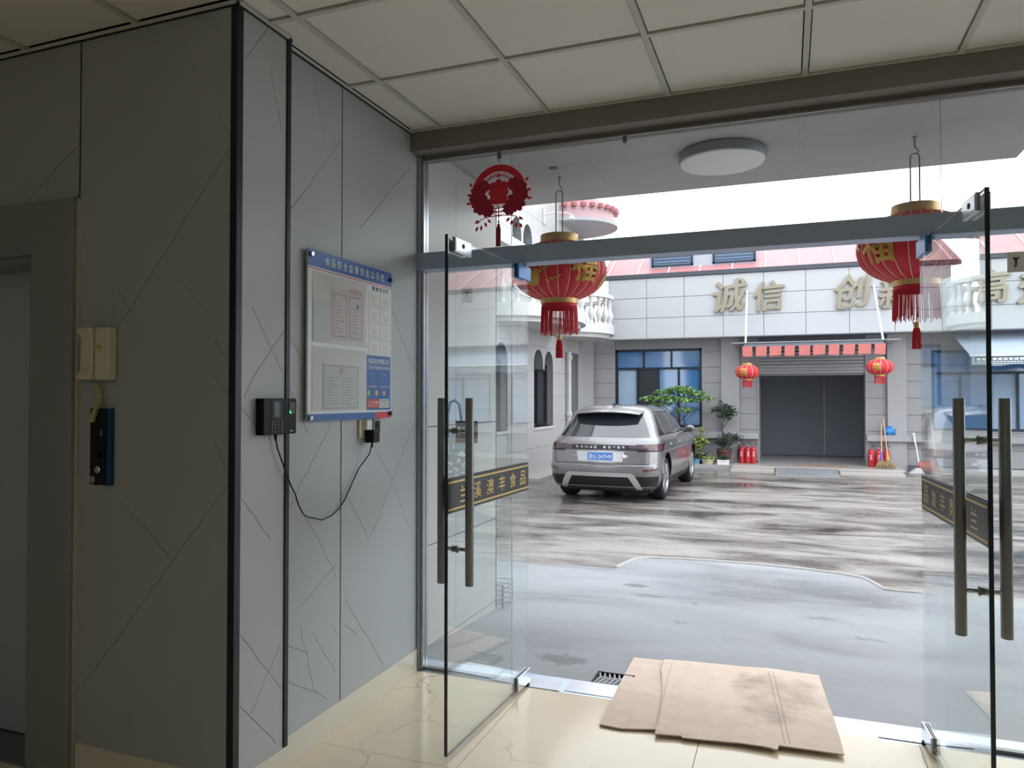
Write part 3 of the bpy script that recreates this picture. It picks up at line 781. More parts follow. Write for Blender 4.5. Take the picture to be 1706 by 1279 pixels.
for s in (-1, 1):
    for i, (x, z, r, n) in enumerate(((.098, -.052, .056, 9), (.118, .018, .044, 8), (.062, -.082, .040, 8), (.086, .042, .036, 7), (.132, -.018, .036, 7))):
        fo = part('flower', flower(s*x, z, r, n, i+7*(s+1)), M['pcdark'], pc)
        if i < 2:
            sl = MB()
            for q in range(5):
                a = q*2*PI/5+.3
                sl.tube([(s*x+.012*math.cos(a), -.0075, z+.012*math.sin(a)), (s*x+.03*math.cos(a+.3), -.0075, z+.03*math.sin(a+.3))], .0012, 4)
            part('petal_line', sl, M['pcred'], fo)
    sp = MB().tube([(0, 0, -.118), (s*.05, 0, -.118), (s*.10, 0, -.128), (s*.118, 0, -.150)], .0025, 5)
    for (x, z, a) in ((.078, -.145, -1.9), (.098, -.160, -1.5), (.112, -.132, -.6), (.064, -.132, -2.4), (.118, -.165, -1.1), (.155, .0, .4), (.158, -.04, .1), (.15, .05, .9)):
        ca, sa = math.cos(a), math.sin(a)
        lf_ = [(0, 0), (.01, .007), (.02, .006), (.03, 0), (.02, -.006), (.01, -.007)]
        sp.prism([(s*(x+u*ca-v*sa), z+u*sa+v*ca) for u, v in lf_], -.001, .001)
    part('leaf_sprig', sp, M['pcred'], pc)
cur = MB()
for s in (-1, 1):
    cur.tube([(s*(.018+.012*math.cos(a)*(1-a/9)), 0, -.098+.012*math.sin(a)*(1-a/9)) for a in [k*.45 for k in range(16)]], .0018, 5)
    cur.tube([(0, 0, -.115), (s*.02, 0, -.112), (s*.045, 0, -.104)], .0018, 5)
cur.box(-.03, .03, -.001, .001, -.080, -.076).box(-.003, .003, -.002, .002, -.125, -.062)
part('scroll', cur, M['pcred'], pc)
ts = part('tassel_cord', MB().tube([(0, 0, -.118), (0, 0, -.160)], .002, 6).ball((0, 0, -.150), .006), M['goldp'], pc)
tq = MB()
for k in range(16):
    a = 2*PI*k/16
    tq.tube([(.004*math.cos(a), .004*math.sin(a), -.160), (.010*math.cos(a), .008*math.sin(a), -.19), (.009*math.cos(a), .008*math.sin(a), -.278)], .002, 4)
part('tassel', tq, M['pcdark'], pc)
part('hanging_thread', MB().tube([(0, 0, .150), (0, .006, .185)], .0012, 5), M['pcdark'], pc)

# crumpled blue protective film left on the side pane behind the handle
bf = MB(); rr = random.Random(3)
nx, nz_ = 9, 16
gridv = {}
for i in range(nx):
    for j in range(nz_):
        w_ = (.55 + .45*math.sin(j*.9)) if j > 8 else 1
        gridv[i, j] = (-1.735 + (.15*i/(nx-1))*(.6+.4*w_) + rr.uniform(-.008, .008), 3.618 + rr.uniform(0, .014), 1.03 + .24*j/(nz_-1) + rr.uniform(-.008, .008))
ids = {k: n for n, k in enumerate(gridv)}
bf.add(list(gridv.values()), [(ids[i, j], ids[i+1, j], ids[i+1, j+1], ids[i, j+1]) for i in range(nx-1) for j in range(nz_-1) if rr.random() > .25 or j > 11])
M['film'] = pm('pale_blue_film', (120, 196, 226), .25, var=.15, scale=30, alpha=.55)
hfm = thing('plastic_sheet', 'crumpled pale blue plastic sheets hanging outside the side pane', 'plastic sheet', (0, 0, 0))
part('sheet', bf, M['film'], hfm, smooth='all')
part('strap', MB().tube([(-1.735, 3.62, 1.26), (-1.737, 3.62, 1.38), (-1.722, 3.62, 1.45), (-1.695, 3.62, 1.462), (-1.668, 3.62, 1.44), (-1.656, 3.62, 1.36), (-1.65, 3.62, 1.26)], .008, 7), pm('blue_strap', (70, 140, 190), .4), hfm, smooth='all')

st2 = thing('hook_sticker', 'small pale adhesive hook sticker on left side pane above the black sign', 'sticker', (-1.610, 3.592, 1.985))
part('sticker_base', bx(-.03, .03, -.001, .001, 0, .085), pm('clear_grey_sticker', (196, 200, 202), .3, alpha=.5), st2)
part('hook', MB().tube([(0, -.001, .06), (0, -.008, .045), (0, -.006, .03), (-.004, -.008, .022)], .003, 6).tube([(0, -.004, .05), (.01, -.006, .062)], .0025, 6).tube([(0, -.004, .05), (-.01, -.006, .062)], .0025, 6), M['dark'], st2)
# ================================================================== YARD
GZ = -.30
M['yard'] = wet_concrete('wet_yard_concrete', (146, 140, 135), (78, 72, 69), (.62, 1.7, 1), .36, .62, .55, .10)
M['ramp'] = wet_concrete('damp_ramp_concrete', (152, 154, 158), (128, 130, 134), (.5, .9, 1), .30, .66, .55, .22, .15, stains=((-1.227, 4.064, .17, .10, .75), (-1.24, 6.41, .13, .08, .8), (-1.05, 6.02, .18, .06, .6), (-.71, 5.90, .08, .035, .6), (.48, 5.31, .10, .05, .5), (.21, 5.81, .14, .06, .4), (-.70, 5.24, .06, .03, .5), (.69, 6.47, .3, .12, .3)))
struct('ground', bx(-30, 40, 3.70, 60, GZ-.3, GZ), M['yard'], label='wet patchy concrete yard', cat='ground')
lip = [(-30, 7.05), (-4, 7.08), (-2.5, 7.117), (-1.90, 7.22), (-1.62, 7.24), (-1.60, 7.49), (-1.55, 7.86), (-1.43, 8.03), (-1.12, 8.12), (-.38, 8.154), (.148, 8.066), (.476, 7.947), (.677, 7.794), (.75, 7.491), (.79, 7.26), (1.08, 7.25), (3, 7.2), (10, 7.2)]
def rz_(y): return -.006 - (y-3.735)*(.262/4.4)
def resample(pl, n):
    L = [0]
    for a, b in zip(pl, pl[1:]): L.append(L[-1]+math.dist(a, b))
    out = []
    for i in range(n):
        t = L[-1]*i/(n-1)
        k = max(j for j in range(len(L)) if L[j] <= t+1e-9); k = min(k, len(pl)-2)
        f = (t-L[k])/(L[k+1]-L[k]); out.append((pl[k][0]+(pl[k+1][0]-pl[k][0])*f, pl[k][1]+(pl[k+1][1]-pl[k][1])*f))
    return out
rm = MB(); nr = 10
for i, (x, y) in enumerate(lip):
    for j in range(nr):
        yy = 3.735 + (y-3.735)*j/(nr-1)
        z = rz_(yy)
        if j == nr-1: z -= .012
        rm.v.append((x, yy, z))
    rm.v.append((x, y+.02, GZ-.01))
st_ = nr+1
for i in range(len(lip)-1):
    for j in range(nr):
        rm.f.append((i*st_+j, (i+1)*st_+j, (i+1)*st_+j+1, i*st_+j+1)); rm.m.append(0)
rp = struct('ramp', rm, M['ramp'], label='pale smooth concrete ramp falling from the doorway', cat='ramp', smooth=30)
# raised worn lip where the newer ramp concrete meets the yard
lp = resample(lip[4:16], 60)
part('ramp_lip', MB().tube([(x, y, rz_(y)-.012) for x, y in lp], .022, 6), pm('pale_cement_edge', (164, 162, 160), .6, var=.15, scale=20), rp, smooth='all')
# floor drain beside the cardboard
dr = thing('floor_drain', 'small black drain grate beside the cardboard sheet', 'drain', (-.87, 3.82, rz_(3.82)+.003))
part('drain_frame', MB().box(-.10, .10, -.085, -.075, -.01, .006).box(-.10, .10, .075, .085, -.01, .006).box(-.10, -.09, -.085, .085, -.01, .006).box(.09, .10, -.085, .085, -.01, .006).box(-.1, .1, -.085, .085, -.012, -.006), M['black'], dr)
for k in range(7):
    part('drain_slat', MB().bar((-.085+.026*k, -.07, .001), (-.068+.026*k, 0, .001), .009, .006).bar((-.068+.026*k, 0, .001), (-.085+.026*k, .07, .001), .009, .006), M['dsteel'], dr)

# ---- flattened cardboard on the threshold
M['card'] = wet_concrete('dirty_cardboard', (240, 218, 200), (168, 148, 138), (1.6, 1.6, 1), .24, .44, .9, .8, .1)
cdt = thing('cardboard_sheet', 'flattened dirty cardboard box laid as a mat across the doorway', 'cardboard', (0, 0, 0))
def ground_z(y): return .002 if y < 3.735 else max(rz_(y), GZ)+.002
def card_piece(name, pts, lift, th=.006, wob=.006, seed=1):
    rr = random.Random(seed)
    # subdivide the outline, lay the sheet over the floor and the ramp
    b = bmesh.new()
    vs = [b.verts.new((x, y, 0)) for x, y in pts]
    f = b.faces.new(vs)
    bmesh.ops.triangulate(b, faces=[f])
    bmesh.ops.subdivide_edges(b, edges=b.edges[:], cuts=5, use_grid_fill=True)
    for v in b.verts:
        y = v.co.y; x = v.co.x
        zz = ground_z(y) if y < 3.66 or y > 4.1 else ground_z(3.66)*(4.1-y)/.44 + ground_z(4.1)*(y-3.66)/.44
        v.co.z = zz + lift + wob*(.5+.5*math.sin(x*9+seed)*math.cos(y*7))
    me = bpy.data.meshes.new(name); b.to_mesh(me); b.free()
    me.materials.append(M['card'])
    o = bpy.data.objects.new(name, me); C.objects.link(o); o.parent = cdt
    md = o.modifiers.new('thickness', 'SOLIDIFY'); md.thickness = th; md.offset = 1
    return o
card_piece('lower_panel', [(-.802, 3.245), (-.70, 3.238), (-.566, 3.275), (-.45, 3.30), (-.5, 3.60), (-.62, 4.05), (-.66, 4.25), (-.841, 4.238), (-.83, 3.95), (-.81, 3.6)], .002, seed=2)
card_piece('main_panel', [(-.551, 3.221), (-.44, 3.245), (-.435, 3.232), (-.2, 3.262), (-.10, 3.262), (-.05, 3.252), (-.044, 3.294), (.207, 3.309), (.20, 3.45), (.185, 3.711), (.165, 4.0), (.148, 4.312), (-.1, 4.335), (-.24, 4.30), (-.412, 4.285), (-.55, 4.275), (-.67, 4.25), (-.655, 4.05), (-.60, 3.75), (-.57, 3.5)], .008, seed=5)
for (a, b_) in (((-.55, 3.3), (-.62, 4.2)), ((-.02, 3.32), (-.11, 4.28)), ((.0, 3.32), (-.085, 4.28))):
    n = 14; pth = []
    for k in range(n):
        x = a[0]+(b_[0]-a[0])*k/(n-1); y = a[1]+(b_[1]-a[1])*k/(n-1)
        zz = ground_z(y) if y < 3.66 or y > 4.1 else ground_z(3.66)*(4.1-y)/.44 + ground_z(4.1)*(y-3.66)/.44
        pth.append((x, y, zz + .0145 + .006*(.5+.5*math.sin(x*9+5)*math.cos(y*7))))
    part('crease', MB().tube(pth, .0012, 5), pm('crease_brown', (196, 172, 154), .9) if 'crease_brown' not in bpy.data.materials else bpy.data.materials['crease_brown'], cdt)

# ================================================================== PORCH
M['soffit'] = pm('porch_soffit_grey', (172, 170, 171), .85, var=.03)
ps = struct('porch_soffit', MB().box(-2.6, 1.37, 3.64, 5.46, 3.0, 3.35).box(1.37, 6, 3.64, 4.6, 3.0, 3.35), M['soffit'], label='grey plastered porch ceiling outside the doors', cat='ceiling')
part('soffit_outlet', MB().lathe([(.03, 0), (.03, -.004), (.02, -.005)], 20, (-1.447, 4.62, 3.0)), pm('dull_brown_rose', (96, 84, 80), .6), ps)
M['tilew'] = pm('porch_wall_tile', (186, 184, 182), .35, var=.03, scale=2)
pw = struct('porch_wall', bx(-2.6, -2.045, 3.64, 5.05, -.3, 3.0), M['gap'], label='pale tiled porch side wall left of the doors', cat='wall')
zs = [-.28, -.02, .585, 1.30, 3.0]
for a, b_ in zip(zs, zs[1:]):
    for y0, y1 in ((3.64, 4.35), (4.354, 5.065)):
        part('wall_tile', bx(-2.05, -2.03, y0, y1, a+.003, b_-.003), M['tilew'], pw)
    part('wall_tile', bx(-2.6, -2.03, 5.05, 5.066, a+.003, b_-.003), M['tilew'], pw)
# building above the porch, so daylight only enters through the glass
struct('upper_storey', bx(XL-.2, 8, -4.5, 3.66, 3.15, 7.5), M['tilew'], label='upper storey of the lobby building', cat='wall')
struct('lobby_side', bx(XR, 9, 3.4, 3.66, -.3, 3.2), M['tilew'], label='front wall right of the lobby glass', cat='wall')

cl = thing('porch_ceiling_lamp', 'flat round white ceiling lamp under the porch', 'ceiling lamp', (-.372, 4.69, 3.0))
part('lamp_body', MB().lathe([(.25, -.0), (.262, -.01), (.264, -.05), (.258, -.062)], 48), pm('grey_lamp_rim', (120, 124, 132), .4), cl, smooth=True)
part('diffuser', MB().lathe([(.255, -.058), (.25, -.07), (.22, -.078), (.12, -.083), (.01, -.084)], 48), M['white'], cl, smooth=True)

# ================================================================== LANTERNS
M['lred'] = pm('lantern_red_cloth', (196, 42, 60), .7, var=.08, scale=14, sss=.0)
M['lgold'] = pm('lantern_gold', (206, 172, 112), .35, .45, var=.06)
M['lrib'] = pm('lantern_gold_rib', (226, 190, 140), .4, .3)
M['fringe'] = pm('red_fringe', (196, 30, 50), .6, var=.15, scale=60)
def lantern(label, loc, R, hh, big=True, rot=0, top=None, group='red lanterns'):
    """loc = centre of the body"""
    t = thing('red_lantern', label, 'lantern', loc, rot, group)
    nrib = 24; per = 6; rings = 18
    cz = .88
    def rad(v):   # v -1..1
        return R*(max(0, 1-(abs(v)*.93)**2.25))**.5
    body = MB(); n = nrib*per
    for i in range(rings+1):
        v = -1+2*i/rings
        r0 = rad(v)
        for k in range(n):
            a = 2*PI*k/n; ph_ = (k % per)/per
            r = r0*(1-.035*(1-math.sin(PI*ph_)))
            body.v.append((r*math.cos(a), r*math.sin(a), v*hh))
    for i in range(rings):
        for k in range(n):
            body.f.append((i*n+k, i*n+(k+1) % n, (i+1)*n+(k+1) % n, (i+1)*n+k)); body.m.append(0)
    part('lantern_body', body, M['lred'], t, smooth='all')
    for k in range(nrib):
        if not big and k % 2: continue
        a = 2*PI*k/nrib
        pth = [(rad(v)*.972*math.cos(a), rad(v)*.972*math.sin(a), v*hh) for v in [-1+2*i/16 for i in range(17)]]
        part('rib', MB().tube(pth, .0032 if big else .006, 4), M['lrib'], t)
    rc = rad(1)*1.02
    part('top_collar', MB().lathe([(rc, -.012), (rc*1.04, 0), (rc*1.02, .05*R/.32), (rc*.9, .05*R/.32), (rc*.88, 0)], 32, (0, 0, hh)), M['lgold'], t, smooth=True)
    part('bottom_collar', MB().lathe([(rc*.88, 0), (rc*.9, -.03*R/.32), (rc*1.0, -.03*R/.32), (rc*1.03, .004)], 32, (0, 0, -hh)), M['lgold'], t, smooth=True)
    fr = MB(); rr = random.Random(int(R*1000)); fl_ = .205*R/.32
    ns_ = 84 if big else 40
    z0 = -hh-.028*R/.32
    fr.lathe([(rc*.95, z0), (rc*.96, z0-.035*R/.32)], 32, caps=False)
    for k in range(ns_):
        a = 2*PI*k/ns_ + rr.uniform(-.02, .02); w_ = rr.uniform(-.012, .012)
        fr.tube([(rc*.95*math.cos(a), rc*.95*math.sin(a), z0-.02), (rc*.98*math.cos(a+w_), rc*.98*math.sin(a+w_), z0-fl_*.5), (rc*math.cos(a+2*w_), rc*math.sin(a+2*w_), z0-fl_*rr.uniform(.9, 1.04))], 0.0031*R/.32 if big else .0045, 4)
    part('fringe', fr, M['fringe'], t, kind='stuff')
    if big:
        part('tassel_knob', MB().lathe([(.006, 0), (.016, -.006), (.018, -.02), (.014, -.034), (.02, -.04)], 14, (0, 0, z0-fl_-.005)), M['lgold'], t, smooth=True)
        tq = MB()
        for k in range(22):
            a = 2*PI*k/22
            tq.tube([(.012*math.cos(a), .012*math.sin(a), z0-fl_-.04), (.021*math.cos(a), .021*math.sin(a), z0-fl_-.075), (.023*math.cos(a), .023*math.sin(a), z0-fl_-.165)], .0036, 4)
        part('tassel', tq, M['fringe'], t, kind='stuff')
        part('tassel_cord', MB().cyl((0, 0, -hh), (0, 0, z0-fl_), .002, 5), M['fringe'], t)
    # printed gold motifs wrapped on the cloth
    def wrap(a0, zc):
        def fn(u, v, w):
            z = zc+v; r = rad(max(-1, min(1, z/hh)))*1.004+.002
            a = a0 + u/R
            return (r*math.cos(a), r*math.sin(a), z)
        return fn
    return t, wrap, rad
def subdiv_text(ch, h, fn, **k):
    return text_mb(ch, h, fn, **k)
def fish_mb(fn, s=1.0):
    mb = MB()
    def disc(cx, cy, rx, ry, rot=0, n=12):
        vs = [(cx, cy)] + [(cx+rx*math.cos(2*PI*i/n)*math.cos(rot)-ry*math.sin(2*PI*i/n)*math.sin(rot), cy+rx*math.cos(2*PI*i/n)*math.sin(rot)+ry*math.sin(2*PI*i/n)*math.cos(rot)) for i in range(n)]
        mb.add([fn(s*x, s*y, 0) for x, y in vs], [(0, 1+i, 1+(i+1) % n) for i in range(n)])
    disc(-.055, -.035, .045, .035, .4)
    for i in range(6):
        for j in range(4):
            disc(-.03+.022*i+.006*(j % 2), -.02+.020*j+.012*i-.0004*i*i, .0095, .008, .6, 8)
    for k in range(5): disc(.10+.014*k, .065-.010*k, .02, .006, .9-.35*k)
    for k in range(4): disc(.03+.02*k, -.05+.006*k, .012, .004, -.8+.4*k)
    return mb
L1, wr1, rd1 = lantern('large red lantern hanging near the round paper-cut ornament', (-1.466, 4.82, 2.345), .322, .196, True, 0, 3.0, 'large red lanterns under the porch')
L2, wr2, rd2 = lantern('large red lantern hanging behind the right door leaf', (.704, 4.81, 2.350), .315, .196, True, 0, 3.0, 'large red lanterns under the porch')
for L_, wr, rd, spots in ((L1, wr1, rd1, ((-1.66, 'f'), (-.70, '福'), (-2.7, '福'), (.3, 'f'))), (L2, wr2, rd2, ((-2.42, '福'), (-1.28, 'f'), (2.7, 'f'), (-.2, '福')))):
    for a, k in spots:
        if k == 'f':
            part('gold_fish_print', fish_mb(lambda u, v, w, a=a, wr=wr: wr(a, -.035)(u, v, w), 1.35), M['goldp'], L_)
        else:
            part('gold_character_print', text_mb(k, .20, lambda u, v, w, a=a, wr=wr: wr(a, -.005)(u, v, w), bold=.03, res=4), M['goldp'], L_)
for L_, x, y in ((L1, -1.466, 4.82), (L2, .704, 4.81)):
    hz = 3.0-L_.location.z
    for s in (-.024, .024):
        part('hanging_rod', MB().cyl((s, 0, .19), (s, 0, hz-.115), .0045, 8), M['dsteel'], L_)
    part('rod_loop', MB().tube([(-.024, 0, hz-.115), (-.014, 0, hz-.098), (.014, 0, hz-.098), (.024, 0, hz-.115)], .004, 6), M['dsteel'], L_)
    part('ceiling_hook', MB().tube([(0, 0, hz), (0, 0, hz-.06), (.012, 0, hz-.075), (.022, 0, hz-.088), (.012, 0, hz-.102), (.0, 0, hz-.095)], .0045, 6).lathe([(.014, 0), (.014, -.006)], 12, (0, 0, hz)), M['dsteel'], L_)

# ================================================================== OPPOSITE BUILDING (wall plane y = 19.8)
FY = 19.8; BY = 19.1
M['fwall'] = pm('grey_facade_cladding', (150, 149, 152), .5, var=.03, scale=2)
M['fpil'] = pm('grey_pilaster', (160, 159, 162), .5, var=.03, scale=2)
M['fback'] = pm('facade_joint', (112, 112, 116), .8)
M['fband'] = pm('white_sign_panel', (178, 180, 183), .35, var=.02, scale=1)
M['navy'] = pm('navy_window_frame', (30, 44, 62), .4, .3)
M['bglass'] = pm('blue_window_glass', (70, 120, 172), .06, 0, var=.12, scale=1.2, spec=.8, coat=.6)  # tinted glass, with the sky's blue reflection also put into the colour
M['dglass'] = pm('dark_open_window', (30, 34, 42), .3)
M['curtain'] = pm('pale_curtain', (150, 172, 196), .7, var=.1, stretch=(9, 1, 1))
ob = thing('opposite_building', 'grey single-storey building with white sign band across the yard', 'building', (0, FY, GZ))
def fb(x0, x1, d0, d1, z0, z1):   # box on the facade: d is distance in front of the wall plane
    return bx(x0, x1, -d1, -d0, z0-GZ, z1-GZ)
XE = 11.0
core = MB().box(-5.6, -4.425, .02, .35, 0, 3.3).box(-2.115, -.70, .02, .35, 0, 3.3).box(-4.425, -2.115, .02, .35, 0, .99).box(-4.425, -2.115, .02, .35, 3.08, 3.3)
core.box(1.79, 3.2, .02, .35, 0, 3.3).box(6.85, 7.5, .02, .35, 0, 3.3).box(10.5, XE, .02, .35, 0, 3.3).box(3.2, XE, .02, .35, 0, .99).box(3.2, XE, .02, .35, 2.9, 3.3)
core.box(-.70, 1.79, .02, .35, 2.55, 3.3)
part('core_wall', core, M['fback'], ob)
rows = [-.16 + .405*k for k in range(9)]
segs = [(-5.02, -4.425, None), (-4.425, -2.115, 'win'), (-2.115, -1.61, None), (-1.16, -.70, None), (1.79, 2.25, None), (2.66, 3.20, None), (3.20, XE, 'rwin')]
for a, b_, k in segs:
    for z in rows:
        z1 = min(z+.405, 3.1)
        if z1 <= z: continue
        pcs = [(z, z1)]
        if k == 'win': pcs = [(z, min(z1, .69))] if z < .69 else ([(max(z, 2.78), z1)] if z1 > 2.78 else [])
        if k == 'rwin': pcs = [(z, min(z1, .69))] if z < .69 else ([(max(z, 2.60), z1)] if z1 > 2.60 else [])
        for (q0, q1) in pcs:
            if q1-q0 < .03: continue
            step = 1.16
            x = a
            while x < b_-.05:
                x1 = min(x+step, b_)
                part('cladding_panel', fb(x+.004, x1-.004, -.03, .0, q0+.005, q1-.005), M['fwall'], ob)
                x = x1
for a, b_ in ((-5.45, -5.02), (-1.61, -1.16), (2.25, 2.66), (6.9, 7.4)):
    part('pilaster', fb(a, b_, -.02, .10, GZ, 3.02), M['fpil'], ob)
for a, b_ in ((-5.02, -.70), (1.79, 2.95), (2.95, XE)):
    part('sill_ledge', fb(a, b_, 0, .20 if b_ < 2.96 else .16, .42, .57), M['fpil'], ob, bevel=.01)

def window_unit(parent, x0, x1, z0, z1, cols, trans, styles, ycol=0):
    w = part('window', MB().add(*frame_box(x0, x1, z0, z1, .06, -.10, -.02)), M['navy'], parent)
    xsx = [x0+.05] + cols + [x1-.05]
    for c_ in cols:
        part('mullion', fb(c_-.025, c_+.025, -.10, -.03, z0+.05, trans), M['navy'], w)
    part('transom', fb(x0+.05, x1-.05, -.10, -.03, trans-.03, trans+.03), M['navy'], w)
    for i in range(len(xsx)-1):
        part('pane', fb(xsx[i]+.02, xsx[i+1]-.02, -.14, -.09, z0+.05, trans-.03), M[styles[i]], w)
    return w, xsx
def frame_box(x0, x1, z0, z1, t, d0, d1):
    mb = MB()
    for r_ in ((x0, x1, z0, z0+t), (x0, x1, z1-t, z1), (x0, x0+t, z0, z1), (x1-t, x1, z0, z1)):
        b = fb(r_[0], r_[1], d0, d1, r_[2], r_[3]); mb.add(b.v, b.f)
    return mb.v, mb.f
w, xx = window_unit(ob, -4.425, -2.115, .69, 2.78, [-3.82, -3.26, -2.72], 2.26, ['curtain', 'dglass', 'bglass', 'bglass'])
for c_ in (-3.65, -2.91): part('mullion', fb(c_-.02, c_+.02, -.10, -.03, 2.28, 2.73), M['navy'], w)
for a, b_, s in ((-4.37, -3.67, 'bglass'), (-3.63, -2.93, 'bglass'), (-2.89, -2.17, 'bglass')):
    part('pane', fb(a, b_, -.14, -.09, 2.29, 2.73), M[s], w)
part('recess', fb(-4.42, -2.12, -.34, -.15, .7, 2.77), M['dglass'], w)
w, xx = window_unit(ob, 3.20, 6.85, .69, 2.60, [3.80, 4.41, 4.95, 5.6, 6.2], 2.05, ['bglass', 'bglass', 'curtain', 'bglass', 'bglass', 'bglass'])
part('recess', fb(3.21, 6.84, -.34, -.15, .7, 2.59), M['dglass'], w)
for k in range(3): part('pane', fb(3.26+1.2*k, 4.44+1.2*k, -.14, -.09, 2.08, 2.55), M['bglass'], w)
w, xx = window_unit(ob, 7.5, 10.5, .69, 2.60, [8.5, 9.5], 2.05, ['bglass', 'bglass', 'bglass'])
part('pane', fb(7.55, 10.45, -.14, -.09, 2.08, 2.55), M['bglass'], w)

# sign band: three rows of white panels, projecting over the wall
part('band_core', bx(-4.42, XE, BY-FY+.02, .3, 3.02-GZ, 4.58-GZ), M['fback'], ob)
zb = [3.009, 3.545, 4.07, 4.586]
xb = [-4.43] + [-1.505 + .965*k for k in range(-3, 14)]
xb = [x for x in xb if x < XE]
xb = [xb[0]] + [x for x in xb[1:] if x > xb[0]+.05]
for i in range(len(xb)-1):
    for j in range(3):
        part('sign_panel', bx(xb[i]+.006, xb[i+1]-.006, BY-FY, BY-FY+.03, zb[j]+.006-GZ, zb[j+1]-.006-GZ), M['fband'], ob)
for j in range(3):
    part('sign_panel', bx(-4.45, -4.425, BY-FY+.02, 0, zb[j]+.006-GZ, zb[j+1]-.006-GZ), M['fband'], ob)
part('band_soffit', bx(-4.42, XE, BY-FY+.01, .02, 3.0-GZ, 3.02-GZ), M['fpil'], ob)
part('gutter', bx(-4.6, XE, BY-FY-.04, BY-FY+.14, 4.59-GZ, 4.70-GZ), pm('dark_grey_gutter', (62, 68, 78), .5), ob)
# pink tiled roof
M['roofp'] = pm('pink_glazed_roof', (172, 114, 118), .45, var=.12, scale=3, stretch=(3, 1, 1))
rz0, rz1, ry0, ry1 = 4.70, 6.15, BY-FY+.1, 2.0
part('roof', MB().add([(-4.7, ry0, rz0-GZ), (XE, ry0, rz0-GZ), (XE, ry1, rz1-GZ), (-4.7, ry1, rz1-GZ), (-4.7, ry0, rz0-.1-GZ), (XE, ry0, rz0-.1-GZ), (XE, ry1, rz1-.1-GZ), (-4.7, ry1, rz1-.1-GZ)], [(0, 1, 2, 3), (4, 7, 6, 5), (0, 4, 5, 1), (1, 5, 6, 2), (2, 6, 7, 3), (3, 7, 4, 0)]), M['roofp'], ob)
ridges = []
for k in range(20):
    x = -4.5 + .8*k
    part('roof_seam', MB().tube([(x, ry0, rz0+.012-GZ), (x-.05, ry1, rz1+.012-GZ)], .022, 6), pm('pale_roof_seam', (226, 200, 198), .5) if k == 0 else bpy.data.materials['pale_roof_seam'], ob)
# clerestory with two dark louvres
CZ = 4.95 - 4.98 - GZ
cs_ = part('clerestory', bx(-3.45, -.72, -.22, 1.2, 4.93+CZ, 5.42+CZ), pm('clerestory_white', (160, 166, 178), .5), ob)
for a, b_ in ((-3.38, -2.30), (-1.80, -.74)):
    lv = part('louvre_frame', MB().box(a, b_, -.25, -.22, 4.98+CZ, 5.02+CZ).box(a, b_, -.25, -.22, 5.24+CZ, 5.28+CZ).box(a, a+.05, -.25, -.22, 4.98+CZ, 5.28+CZ).box(b_-.05, b_, -.25, -.22, 4.98+CZ, 5.28+CZ), M['navy'], cs_)
    part('louvre_pane', bx(a+.05, b_-.05, -.232, -.22, 5.0+CZ, 5.26+CZ), pm('grey_blue_louvre', (88, 110, 138), .3) if 'grey_blue_louvre' not in bpy.data.materials else bpy.data.materials['grey_blue_louvre'], lv)
    for k in range(3): part('louvre_slat', bx(a+.05, b_-.05, -.242, -.230, 5.06+.08*k+CZ, 5.075+.08*k+CZ), M['navy'], lv)

# doorway: recess, roller shutter at the head, dark double doors set back
M['fdark'] = pm('dark_grey_metal_door', (124, 130, 140), .5, .0, var=.03)
M['shut'] = pm('grey_roller_shutter', (168, 168, 172), .45, .1)
part('recess_wall', bx(-.95, -.70, .3, 3.5, .1, 3.2), M['fwall'], ob)
part('recess_wall', bx(1.95, 2.35, .3, 3.5, .1, 3.2), M['fwall'], ob)
part('recess_ceiling', bx(-.95, 2.35, .02, 3.5, 2.9, 3.1), M['fback'], ob)
part('recess_floor', bx(-.95, 2.35, .0, 3.5, .0, .102), pm('grey_recess_floor', (186, 184, 186), .3), ob)
part('jamb', bx(-.72, -.69, -.02, .4, .1, 3.0), M['fpil'], ob)
part('jamb', bx(1.78, 1.81, -.02, .4, .1, 3.0), M['fpil'], ob)
sh = part('roller_shutter', bx(-.69, 1.78, .03, .09, 2.38, 3.0), M['shut'], ob)
for k in range(8):
    z = 2.37 + .082*k
    part('shutter_slat', MB().prism([(.03, z), (.010, z+.02), (.010, z+.06), (.03, z+.078)], -.69, 1.78, 'yz'), M['shut'], sh)
part('shutter_rail', bx(-.69, 1.78, .01, .10, 2.33, 2.375), M['dsteel'], sh)
DY = 2.9
dd = part('double_door', bx(-.95, 2.35, DY+.05, DY+.12, .1, 3.1), M['fdark'], ob)
part('door_leaf', bx(-.80, .90, DY, DY+.045, .12, 3.0), M['fdark'], dd)
part('door_leaf', bx(.98, 2.2, DY, DY+.045, .12, 3.0), M['fdark'], dd)
part('meeting_post', bx(.90, .955, DY-.03, DY+.04, .1, 3.0), pm('mid_grey_post', (120, 122, 126), .4), dd)
part('meeting_edge', bx(.963, .975, DY-.02, DY+.02, .1, 3.0), M['steel'], dd)

# ---- raised stone platform in front of the doorway, with a concrete ramp between
M['stone'] = pm('pale_granite', (180, 174, 170), .35, var=.06, scale=8)
pf = struct('platform', bx(-1.28, 2.45, 18.95, FY+.3, GZ, -.235), M['stone'], label='low pale stone platform before the far doorway', cat='platform')
part('top_slab', bx(-1.30, 2.50, 18.80, FY+.3, -.235, -.195), M['stone'], pf, bevel=.006)
part('step_slab', bx(-1.28, -.30, 18.10, 18.82, GZ, -.215), M['stone'], pf, bevel=.01)
part('step_slab', bx(1.10, 2.42, 18.20, 18.82, GZ, -.215), M['stone'], pf, bevel=.01)
part('concrete_ramp', MB().prism([(17.6, GZ), (18.82, GZ), (18.82, -.20)], -.28, 1.08, 'yz'), M['ramp'], pf)
part('door_mat', bx(.15, 1.35, 19.1, 19.55, -.195, -.185), pm('tan_mat', (158, 130, 110), .9), pf)
